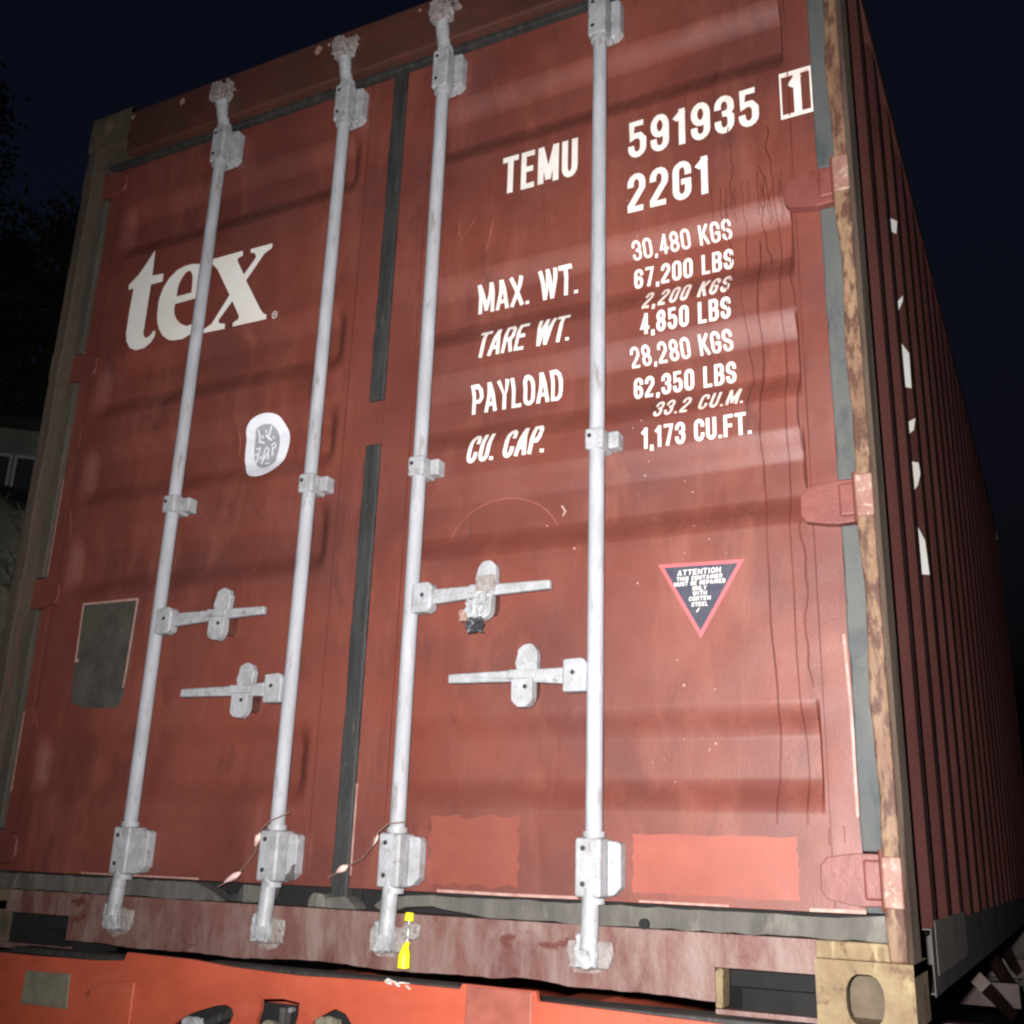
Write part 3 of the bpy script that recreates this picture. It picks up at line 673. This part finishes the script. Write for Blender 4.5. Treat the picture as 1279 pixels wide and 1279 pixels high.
# oval sticker
def sh(l): 
    out = []
    for x, z in l:
        f = (dprof(z) - YD) / 2.103; out.append((x + f * (x - 2.713), z + f * (z - .272)))
    return out
ov = [(0.86,1.412),(0.897,1.397),(0.921,1.371),(0.94,1.339),(0.942,1.306),(0.933,1.271),(0.899,1.244),(0.862,1.229),(0.823,1.229),(0.8,1.241),(0.793,1.265),(0.79,1.299),(0.79,1.34),(0.789,1.377),(0.8,1.401),(0.825,1.412)]
iv = [(0.874,1.375),(0.897,1.356),(0.908,1.329),(0.909,1.292),(0.9,1.265),(0.88,1.253),(0.855,1.25),(0.83,1.26),(0.823,1.294),(0.821,1.335),(0.823,1.364),(0.839,1.375)]
st_ = decal('sticker', tess(sh(chaikin(ov))), M['sticker'], doorL, eps=.0012, stack=0, label='white oval sticker with a grey centre')
decal('sticker_centre', tess(sh(chaikin(iv))), M['sticker_g'], st_, eps=.0022, stack=0)
q = []
for l in ([(.834, 1.362), (.839, 1.327), (.857, 1.322)], [(.879, 1.365), (.866, 1.338), (.882, 1.325)], [(.858, 1.345), (.872, 1.330)], [(.883, 1.337), (.889, 1.330)],
          [(.829, 1.307), (.844, 1.309), (.838, 1.280), (.832, 1.268)], [(.850, 1.262), (.860, 1.300), (.868, 1.309)], [(.856, 1.272), (.870, 1.290)], [(.872, 1.272), (.872, 1.305)], [(.888, 1.280), (.886, 1.306)], [(.828, 1.290), (.836, 1.292)], [(.862, 1.262), (.880, 1.262)], [(.846, 1.345), (.850, 1.335)], [(.893, 1.300), (.897, 1.312)], [(.880, 1.310), (.894, 1.318)], [(.858, 1.356), (.863, 1.350)], [(.845, 1.276), (.851, 1.284)]):
    q += ribbon(sh(l), .0052)
decal('lettering', q, M['sticker'], st_, eps=.0030)

# data plate
pl = [(0.255,0.92),(0.471,0.919),(0.464,0.70),(0.460,0.67),(0.458,0.641),(0.442,0.619),(0.322,0.621),(0.273,0.636),(0.262,0.68),(0.258,0.749)]
o = MB().prism(pl, .050, .0548).build('data_plate', M['plate'], doorL, bevel=.001, label='grimy blank data plate with a pale border')
q = ribbon([(.262, .75), (.258, .917), (.469, .916)], .007) + ribbon([(.468, .918), (.462, .71), (.460, .672)], .008) + ribbon([(.262, .760), (.274, .752)], .008)
decal('plate_border', q, M['pale'], o, flat=.050, eps=.001)

# paint patches, painted highlight spots, stains, scratches
rnd = random.Random(17)
def patch(x0, x1, z0, z1, j=.0022, n=10):
    a = [(x0 + (x1 - x0) * i / n, z0 + rnd.uniform(-j, j)) for i in range(n)]; b = [(x1 + rnd.uniform(-j, j), z0 + (z1 - z0) * i / n) for i in range(n)]
    c = [(x1 + (x0 - x1) * i / n, z1 + rnd.uniform(-j, j)) for i in range(n)]; d = [(x0 + rnd.uniform(-j, j), z1 + (z0 - z1) * i / n) for i in range(n)]
    return tess(a + b + c + d)
decal('paint_patch', patch(1.917, 2.243, .211, .322), M['patch'], doorR, stack=0, eps=.0007, label='bright orange-red touched-up rectangle')
decal('paint_patch', patch(1.445, 1.664, .209, .352, .007), M['patch2'], doorR, stack=0, eps=.0007)
for cx_, cz_, a_, b_ in ((1.140, .528, .014, .034), (1.148, .482, .013, .022)):  # flash reflections painted on the door as pale ovals
    decal('scuff', tess([(cx_ + a_ * math.cos(t_ * .52) + rnd.uniform(-.002, .002), cz_ + b_ * math.sin(t_ * .52) + rnd.uniform(-.002, .002)) for t_ in range(12)]), M['highlightp'], doorL, stack=0, eps=.0007)
decal('scuff', tess([(1.146 + .004 * math.cos(t_), .482 + .006 * math.sin(t_)) for t_ in range(6)]), M['pale'], doorL, stack=0, eps=.0012)  # paler core painted into the lower highlight
def streak(x, z0, z1, w0=.004, seed=0, amp=.006):
    r = random.Random(seed); n = 26; pts = []; ph = r.uniform(0, 6)
    for i in range(n + 1):
        u = i / n; pts.append((x + amp * math.sin(ph + u * 9) + amp * .5 * math.sin(ph * 2 + u * 23) + r.uniform(-.001, .001), z0 + (z1 - z0) * u))
    return ribbon(pts, w0)
for a_ in ((2.212, 1.62, .345, .0042, 1, .005), (2.262, 1.75, .345, .0034, 2, .003), (2.292, 1.62, 1.02, .0042, 5, .004), (2.284, .94, .60, .0042, 6, .004),
           (2.255, 1.90, 1.66, .003, 9, .005), (2.165, 1.95, 1.70, .0028, 10, .004), (2.15, 1.72, 1.45, .003, 12, .005), (2.185, 1.68, 1.2, .0026, 14, .005),
           (2.13, 2.12, 1.99, .002, 21, .0015), (2.06, 2.10, 1.98, .002, 22, .0015), (2.235, 1.80, 1.55, .003, 23, .006)):
    decal('drip_stain', streak(*a_), M['stain'], doorR, eps=.0009 + .00004 * a_[4])
q = []
for k in range(12):
    x = 2.12 + k * .0165 + rnd.uniform(-.006, .006); q += streak(x, 1.775 + rnd.uniform(-.03, .02), 1.70 - rnd.uniform(0, .05), rnd.uniform(.0012, .0028), 30 + k, .0012)
decal('drip_streaks', q, M['stain'], doorR, eps=.0008)['kind'] = 'stuff'
q = []
for k in range(9):
    x = 1.62 + k * .011; q += ribbon([(x, 1.885 - rnd.uniform(0, .03)), (x + .012, 1.81 - rnd.uniform(0, .02))], .0011)
for z, a, b in ((.345, 2.330, 2.331), (.47, 2.318, 2.320), (.34, 2.303, 2.302)): q += ribbon([(a, z), (b, z - .03)], .003)
decal('scuffs', q, M['stain'], doorR, eps=.0009)['kind'] = 'stuff'
for p_, t_ in (([(1.440, 1.872), (1.437, 1.83), (1.448, 1.805), (1.47, 1.835), (1.485, 1.862)], .0022), ([(1.538, 1.84), (1.528, 1.78), (1.521, 1.757)], .0024), (A(1.585, .955, .150, .125, 160, 20, 22), .0016)):
    decal('scratch', ribbon(p_, t_), M['scratch'], doorR, eps=.001)
q = ribbon([(1.735, 1.045), (1.745, 1.030), (1.738, 1.02)], .004)
for k in range(26):
    x = rnd.gauss(2.02, .07); z = rnd.uniform(.36, 1.12); s_ = rnd.uniform(.0007, .0019)
    if not (1.9 < x < 2.2) or (.70 < z < .88 and x > 1.97): continue
    q.append([(x + s_ * rnd.uniform(.6, 1.6) * math.cos(a), z + s_ * rnd.uniform(.6, 1.8) * math.sin(a)) for a in (0, 1.2, 2.4, 3.7, 5)])
for k in range(16):
    x = rnd.gauss(1.925, .02); z = rnd.uniform(.95, 1.95); s_ = rnd.uniform(.0006, .0018)
    q.append([(x + s_ * rnd.uniform(.6, 1.6) * math.cos(a), z + s_ * rnd.uniform(.6, 1.8) * math.sin(a)) for a in (0, 1.2, 2.4, 3.7, 5)])
for x, z, s_ in ((1.70, 1.0, .0025), (1.78, .93, .003), (2.03, .615, .003), (1.94, 1.09, .0025), (2.085, .50, .0025)):
    q.append([(x + s_ * rnd.uniform(.6, 1.6) * math.cos(a), z + s_ * rnd.uniform(.6, 1.8) * math.sin(a)) for a in (0, 1.2, 2.4, 3.7, 5)])
decal('paint_specks', q, M['pale'], doorR, eps=.0011)['kind'] = 'stuff'
# left door: long hairline scratches at the hinge side
for p_, t_ in (([(.140, 1.69), (.160, 1.63), (.158, 1.55), (.142, 1.50)], .003), ([(.130, 1.22), (.150, 1.16), (.146, 1.08), (.128, 1.03)], .003), ([(.125, 1.50), (.118, 1.30), (.128, 1.22)], .002),
               ([(.118, 1.03), (.112, .80), (.118, .60)], .002), ([(.130, .62), (.154, .55), (.150, .47), (.128, .38), (.120, .46), (.130, .62)], .0024), ([(.74, 1.38), (.745, 1.31)], .003)):
    decal('scratch', ribbon(p_, t_), M['scratch'], doorL, eps=.001)

# --- side walls, roof, rails
def corrugated(X0, out, name, label=None):
    """vertical corrugation along y; out=+1 for the right wall"""
    P = .278; y = .126; prof = [(.126, X0)]
    ph = .096
    ys = []
    k = 0; yo = ph + .0
    prof = [(.126, X0)]
    yc = .096 + .0
    while yc < 5.85:
        a, b, c, d = yc + .070, yc + .138, yc + .210, yc + .278
        prof += [(a, X0), (b, X0 - out * .036), (c, X0 - out * .036), (d, X0)]
        yc += P
    prof += [(5.93, X0)]
    mb = MB(); vs = []; fs = []
    zz = (.162, 2.531)
    for z in zz:
        for y_, x_ in prof: vs.append((x_, y_, z))
    n = len(prof)
    for i in range(n - 1): fs.append((i, i + 1, n + i + 1, n + i))
    mb.add(vs, fs); o = mb.build(name, M['side'], C, label=label)
    return o
sw = corrugated(2.434, 1, 'side_wall', 'corrugated right side wall falling away into the dark')
corrugated(.004, -1, 'side_wall')
MB().box(2.376, 2.4375, .18, 5.88, 2.532, 2.588).build('top_rail', M['side'], C, bevel=.003)
MB().box(.001, .062, .18, 5.88, 2.532, 2.588).build('top_rail', M['side'], C, bevel=.003)
MB().box(2.4335, 2.4355, .32, 5.88, .040, .161).box(2.380, 2.4334, .36, 5.88, .040, .043).box(2.380, 2.4334, .36, 5.88, .158, .161).build('bottom_rail', M['rail'], C)
MB().box(.003, .042, .18, 5.88, .040, .161).build('bottom_rail', M['rail'], C, bevel=.004)
MB().box(2.4356, 2.4366, .38, 1.02, .074, .176).build('rail_plate', M['rplate'], C, label='grey plate on the bottom rail behind the corner')
MB().box(.062, 2.376, .14, 5.92, 2.56, 2.575).build('roof', M['side'], C)
MB().box(.17, 2.27, 5.93, 5.96, .12, 2.47).build('end_wall', M['side'], C)
MB().box(.045, 2.393, .215, 5.92, .138, .160).build('floor', M['darksteel'], C)
for k in range(18): MB().box(.045, 2.393, .45 + k * .3, .50 + k * .3, .030, .137).build('cross_member', M['rail'], C)
# parts of the big white letters painted down the side, on the leading flank of one corrugation
mk = [[(0.53,2.116),(0.98,2.119),(0.85,2.071),(0.45,2.07)],[(0.46,1.831),(0.91,1.866),(0.87,1.847),(0.5,1.801),(0.41,1.804)],[(0.49,1.706),(0.98,1.682),(0.93,1.571),(0.49,1.566)],[(0.54,1.46),(1.0,1.481),(0.84,1.442),(0.47,1.42)],[(0.53,1.342),(0.95,1.346),(0.99,1.313),(0.78,1.277),(0.51,1.256),(0.49,1.297)],[(0.56,1.154),(0.91,1.121),(1.0,1.026),(0.5,1.021)]]
Y1 = .096 + 3 * .278
for m_ in mk:
    vs = [(2.398 + .036 * u + .0009, Y1 - .068 + .068 * u - .0004, z) for u, z in m_]
    MB().add(vs, [tuple(range(len(vs)))]).build('side_lettering', M['tex'], sw)

# ================================================================== SEALS on the bars
def wire_seal(pts, beads, label):
    o = MB().tube([(x, y, z) for x, y, z in pts], .0016, 6).build('wire_seal', M['wire'], smooth=True)
    tag(o, label, 'seal', 'twisted wire seals hanging at the locking bars')
    for a, b, r in beads:
        A_ = Vector(a); B_ = Vector(b); L_ = [A_.lerp(B_, t) for t in (0, .25, .55, .8, 1)]
        MB().tube(L_, [r * .4, r, r * .95, r * .6, r * .25], 8).build('ferrule', M['sealpink'], o, smooth=True)
    return o
wire_seal([(1.105, -.010, .352), (1.060, -.024, .330), (1.028, -.018, .308), (1.010, .0, .288), (1.004, .010, .270), (.985, .012, .243), (.955, .014, .216), (.925, .016, .196), (.893, .018, .182)],
          [((1.024, -.010, .304), (1.004, .004, .276), .0075), ((.962, .010, .216), (.915, .014, .193), .0078)],
          'pink-beaded wire seal trailing down left from the second locking bar')
wire_seal([(1.420, -.016, .335), (1.385, -.026, .330), (1.356, -.020, .310), (1.330, .0, .280), (1.300, .012, .258), (1.262, .014, .240), (1.235, .016, .226), (1.206, .018, .214)],
          [((1.352, -.012, .306), (1.332, .002, .284), .005), ((1.262, .010, .240), (1.232, .014, .226), .008)],
          'white-beaded wire seal trailing across the door gap from the third locking bar')
b = MB().tube([(1.441, -.006, .094), (1.441, -.014, .086), (1.4405, -.016, .070), (1.440, -.016, .046)], [.005, .0075, .0125, .0135], 14).build('bolt_seal', M['yellow'], smooth=True)
tag(b, 'bright yellow bolt seal hanging from the keeper of the third locking bar', 'seal')
MB().tube([(1.443, -.008, .152), (1.443, -.010, .136)], [.009, .010], 12).build('seal_head', M['yellow'], b)
MB().tube([(1.442, -.006, .137), (1.441, -.008, .093)], .004, 8).build('seal_pin', M['steel'], b)
mb = MB(); lump(mb, (1.445, -.002, .117), (.030, .016, .028), 77, j=.3); mb.build('seal_lug', M['crust'], b)

# ================================================================== TRAILER
T = thing('container_trailer', 'bright orange container trailer under the red container, only its rear beam showing', 'trailer', (1.219, 0.0, -1.25))
def tp(o): o.parent = T; o.matrix_parent_inverse = Matrix.Translation(-T.location); return o
YB = -.050
rnd = random.Random(31)
outline = [(-.12, -.42), (2.56, -.42), (2.56, .000), (2.20, .003)] + [(2.1, .005), (1.765, .012), (1.76, .029), (1.60, .030), (1.595, .020), (1.35, .020), (1.20, .016), (1.02, .020), (.90, .028), (.80, .029), (.702, .030), (.695, .012), (.60, .006), (.40, .003), (.2, .002), (-.12, .0)]
h1 = [(.868, -.108), (.896, -.090), (.922, -.079), (.985, -.060), (1.012, -.056), (1.030, -.062), (1.036, -.074), (1.028, -.092), (1.0, -.118), (.90, -.125)]
h2 = [(1.105, -.037), (1.165, -.032), (1.209, -.036), (1.209, -.059), (1.202, -.085), (1.180, -.125), (1.115, -.125), (1.098, -.085), (1.106, -.060)]
h3 = [(1.236, -.098), (1.250, -.066), (1.276, -.052), (1.302, -.040), (1.329, -.047), (1.346, -.066), (1.340, -.105), (1.29, -.125)]
holes = [h1, h2, h3]
loops = [[Vector((x, z, 0)) for x, z in l] for l in [outline] + holes]
P = [p for l in [outline] + holes for p in l]; tr = tessellate_polygon(loops)
mb = MB(); n = len(P)
vs = [(x, YB, z) for x, z in P] + [(x, YB + .012, z) for x, z in P]; fs = [tuple(t_) for t_ in tr] + [tuple(i + n for i in t_) for t_ in tr]
o_ = 0
for l in [outline] + holes:
    for i in range(len(l)):
        j = (i + 1) % len(l); fs.append((o_ + i, o_ + j, o_ + j + n, o_ + i + n))
    o_ += len(l)
mb.add(vs, fs)
beam = tp(mb.build('rear_beam', M['orange']))
def bp_(o): o.parent = beam; return o
o = MB().box(-.12, 2.56, YB + .0125, .20, -.42, -.400).box(-.12, 2.56, .19, .205, -.399, -.02).build('beam_box', M['orange'], beam)
o = MB().box(-.12, 2.56, .020, .19, -.040, -.006).build('top_plate', M['darksteel'], beam, bevel=.003)
o = MB().box(.30, .69, YB + .013, .02, .004, .018).box(.92, 1.60, YB + .013, .02, .006, .024).box(1.77, 2.27, YB + .013, .02, -.004, .012).build('dark_strip', M['rubber'], beam, bevel=.003)  # dark strips in the gap between beam and sill
MB().box(-.1, 2.55, .0, .008, -.39, -.05).build('opening_shade', M['black'], beam)  # black sheet painting the shade inside the beam openings
# raised plates and weld line on the beam face
MB().prism([(.585, -.40), (.585, -.075), (.600, -.055), (.64, -.038), (.72, -.030), (.742, -.030), (.742, -.40)], YB - .007, YB - .0005).build('cover_plate', M['orange'], beam, bevel=.003, seg=3)
MB().prism([(1.610, -.06), (1.755, -.06), (1.755, .028), (1.612, .0285)], YB - .006, YB - .0005).build('cover_plate', M['dullorange'], beam, bevel=.003)
MB().prism([(.376, -.105), (.536, -.105), (.530, -.028), (.380, -.031)], YB - .005, YB - .0005).build('reflector_plate', M['reflector'], beam, bevel=.004, seg=3, label='dull grey square plate on the orange beam')
# fittings in the three openings
mb = MB(); lump(mb, (.905, YB + .02, -.108), (.05, .02, .03), 5, j=.12); mb.build('hose_coupling', M['fit'], beam)
mb = MB(); mb.tube([(.95, YB + .02, -.10), (1.01, YB + .02, -.075)], .012, 12); mb.build('hose', M['rubber'], beam, smooth=True)
MB().tube([(1.128, YB + .022, -.10), (1.128, YB + .002, -.098)], .022, 18).build('socket', M['reflector'], beam, bevel=.003)
MB().tube([(1.188, YB + .010, -.052), (1.188, YB - .002, -.052)], .0055, 10).build('bolt', M['steel'], beam)
MB().box(1.155, 1.168, YB + .004, YB + .03, -.12, -.05).build('socket_hinge', M['darksteel'], beam, bevel=.002)
mb = MB(); lump(mb, (1.278, YB + .012, -.085), (.052, .025, .05), 6, j=.1); mb.build('lamp_housing', M['reflector'], beam)
for k, x in enumerate((.84, 1.60)):
    q = MB().box(x - .05, x + .05, .2055, 6.3, -.40, -.05); tp(q.build('frame_rail', M['orange'], bevel=.004))
tp(MB().box(-.10, 2.53, 5.7, 5.9, -.41, -.012).build('front_beam', M['darksteel']))
# side braces seen in the dark under the container's right edge
def xs(y, z): return (y, z)
for k, (y0, z0, y1, z1, x_) in enumerate(((2.2, -.085, 3.4, -.30, 2.36), (2.9, -.02, 4.6, -.36, 2.33), (4.0, -.02, 5.4, -.30, 2.30))):
    tp(MB().tube([(x_, y0, z0), (x_ + .01, y1, z1)], .032, 4).build('side_brace', M['frame']))
for y in (2.0, 3.6, 5.2): tp(MB().box(1.66, 2.40, y, y + .08, -.30, -.20).build('outrigger', M['frame']))

# white plastic scrap lying on the beam
rnd = random.Random(5); vs = []; n = 9
for i in range(n):
    for j in range(3): vs.append((1.418 + .072 * i / (n - 1), YB - .003 + .012 * j + rnd.uniform(-.004, .004), .017 + .006 * rnd.random() + (.004 if j == 1 else 0) - .001 * i))
o = MB().add(vs, [(i * 3 + j, (i + 1) * 3 + j, (i + 1) * 3 + j + 1, i * 3 + j + 1) for i in range(n - 1) for j in range(2)]).build('plastic_scrap', M['white'])
tag(o, 'torn strip of white plastic lying on the orange beam below the yellow seal', 'scrap')

# ================================================================== BACKGROUND on the left
# earth bank rising beside the container
mb = MB(); nx, ny = 46, 60; vs = []; rnd = random.Random(12)
for j in range(ny + 1):
    y = -6 + 26 * j / ny
    for i in range(nx + 1):
        d = i / nx * 26; x = -.5 - d
        z = -1.25 + 3.5 * (1 - math.cos(min(1, d / 2.7) * math.pi)) / 2 + max(0, d - 2.7) * .05 
        z += (.16 * math.sin(x * 2.3 + y * 1.1) + .10 * math.sin(x * 4.7 - y * 3.1) + rnd.uniform(-.07, .07)) * min(1, d / 1.2) * (1 if d < 5 else .3)
        vs.append((x, y, z))
mb.add(vs, [(j * (nx + 1) + i, j * (nx + 1) + i + 1, (j + 1) * (nx + 1) + i + 1, (j + 1) * (nx + 1) + i) for j in range(ny) for i in range(nx)])
structure(mb.build('earth_bank', M['bank'], smooth=True))
def bankz(x):
    d = -.5 - x; return -1.25 + 3.5 * (1 - math.cos(min(1, d / 2.7) * math.pi)) / 2 + max(0, d - 2.7) * .05
# grass on the bank
mb = MB(); rnd = random.Random(77)
for k in range(5000):
    x = -1.6 - rnd.random() ** .8 * 3.5; y = rnd.uniform(.5, 5); z = bankz(x) + rnd.uniform(-.05, .02); a = rnd.uniform(0, 6.28); h = rnd.uniform(.04, .16); w_ = .008
    mb.add([(x - w_ * math.cos(a), y - w_ * math.sin(a), z), (x + w_ * math.cos(a), y + w_ * math.sin(a), z), (x + rnd.uniform(-.06, .06), y + rnd.uniform(-.06, .06), z + h)], [(0, 1, 2)])
o = mb.build('grass', M['grass']); tag(o, 'dry grass growing over the dark earth bank', 'grass'); o['kind'] = 'stuff'
RL = ('largest grey rock half buried in the grassy bank left of the container', 'small grey rock lowest on the grassy bank left of the container', 'grey rock highest on the bank below the hut')
for k, (x, y, s_) in enumerate(((-2.45, 1.75, .17), (-2.15, 1.6, .10), (-2.75, 2.05, .12))):
    mb = MB(); lump(mb, (0, 0, 0), (s_ * 1.5, s_ * 1.2, s_), 200 + k, j=.16)
    o = mb.build('rock', M['rock'], smooth=False); o.location = (x, y, bankz(x) + .06)
    tag(o, RL[k], 'rock', 'rocks on the bank')

# low hut on top of the bank
Hh = thing('hut', 'low pale-green hut with white window frames on the bank behind the container', 'building', (-3.75, 2.75, 2.42))
Hh.rotation_euler.z = math.radians(-48); Hh.scale = (.74, .74, .74)
def hp(mb, name, m, par=None, bevel=0):
    o = mb.build(name, m, par or Hh, bevel=bevel); return o
hp(MB().box(-.12, .0, -4.5, 1.3, -.6, .92), 'wall', M['wall'])
hp(MB().box(-3.2, -3.1, -4.5, 1.3, -.6, .92).box(-3.1, -.12, 1.2, 1.3, -.6, .92).box(-3.1, -.12, -4.5, -4.4, -.6, .92), 'wall', M['wall'])
hp(MB().add([(.3, -4.8, .93), (.3, 1.6, .93), (-3.5, 1.6, .93), (-3.5, -4.8, .93), (-1.6, -4.6, 1.75), (-1.6, 1.4, 1.75)], [(0, 1, 5, 4), (3, 4, 5, 2), (0, 4, 3), (1, 2, 5), (0, 3, 2, 1)]), 'roof', M['roof'])
for k in range(17):
    y = 1.0 - k * .31
    wn = hp(MB().box(.001, .03, y - .12, y + .12, .08, .11).box(.001, .03, y - .12, y + .12, .62, .65).box(.001, .03, y - .145, y - .12, .08, .65).box(.001, .03, y + .12, y + .145, .08, .65), 'window', M['wframe'])
    MB().box(.001, .012, y - .12, y + .12, .11, .62).build('pane', M['glass'], wn)

# trees behind the hut
def tree(x, y, z0, h, r, seed, label, conifer=True):
    t_ = thing('tree', label, 'tree', (x, y, z0), 'trees standing dark against the night sky')
    rnd = random.Random(seed)
    tk = MB().tube([(0, 0, -.5), (.05, 0, h * .3), (0, .05, h * .7), (0, 0, h * .97)], [.2, .15, .08, .015], 9)
    for k in range(22):
        a = rnd.uniform(0, 6.28); zz = h * rnd.uniform(.15, .92); l = r * (1 - zz / h) * .9
        tk.tube([(0, 0, zz), (l * .5 * math.cos(a), l * .5 * math.sin(a), zz + .1), (l * math.cos(a), l * math.sin(a), zz - .05)], [.035, .02, .006], 5)
    tk.build('trunk', M['bark'], t_)
    cr = MB()
    clumps = [(rnd.uniform(0, 6.28), rnd.random() ** .7) for _ in range(170)]
    for a, u in clumps:
        zz = h * (.1 + .9 * (1 - u)); R_ = r * (u ** .8) * rnd.uniform(.45, 1.0); cx, cy = R_ * math.cos(a), R_ * math.sin(a); cs = .16 + .34 * u
        for q_ in range(46):
            p = Vector((cx + rnd.gauss(0, cs), cy + rnd.gauss(0, cs), zz + rnd.gauss(0, cs * .6))); d1 = Vector((rnd.gauss(0, 1), rnd.gauss(0, 1), rnd.gauss(0, 1))).normalized() * rnd.uniform(.05, .11)
            d2 = d1.cross(Vector((rnd.gauss(0, 1), rnd.gauss(0, 1), 1))).normalized() * .03
            cr.add([p - d2, p + d1, p + d2, p - d1], [(0, 1, 2, 3)])
    cr.build('crown', M['leaf'], t_)
tree(-11.6, 6.6, 2.6, 9.3, 2.6, 1, 'tallest dark conifer at the left edge behind the hut')
tree(-9.4, 7.0, 2.6, 6.6, 2.1, 2, 'shorter dark tree close beside the upper left corner of the container')
tree(-12.8, 4.5, 2.6, 8.2, 2.6, 3, 'dark tree at the far left, behind the hut roof')
tree(-13.2, 8.8, 2.6, 8.0, 2.6, 4, 'dark tree farthest back between the two taller ones')
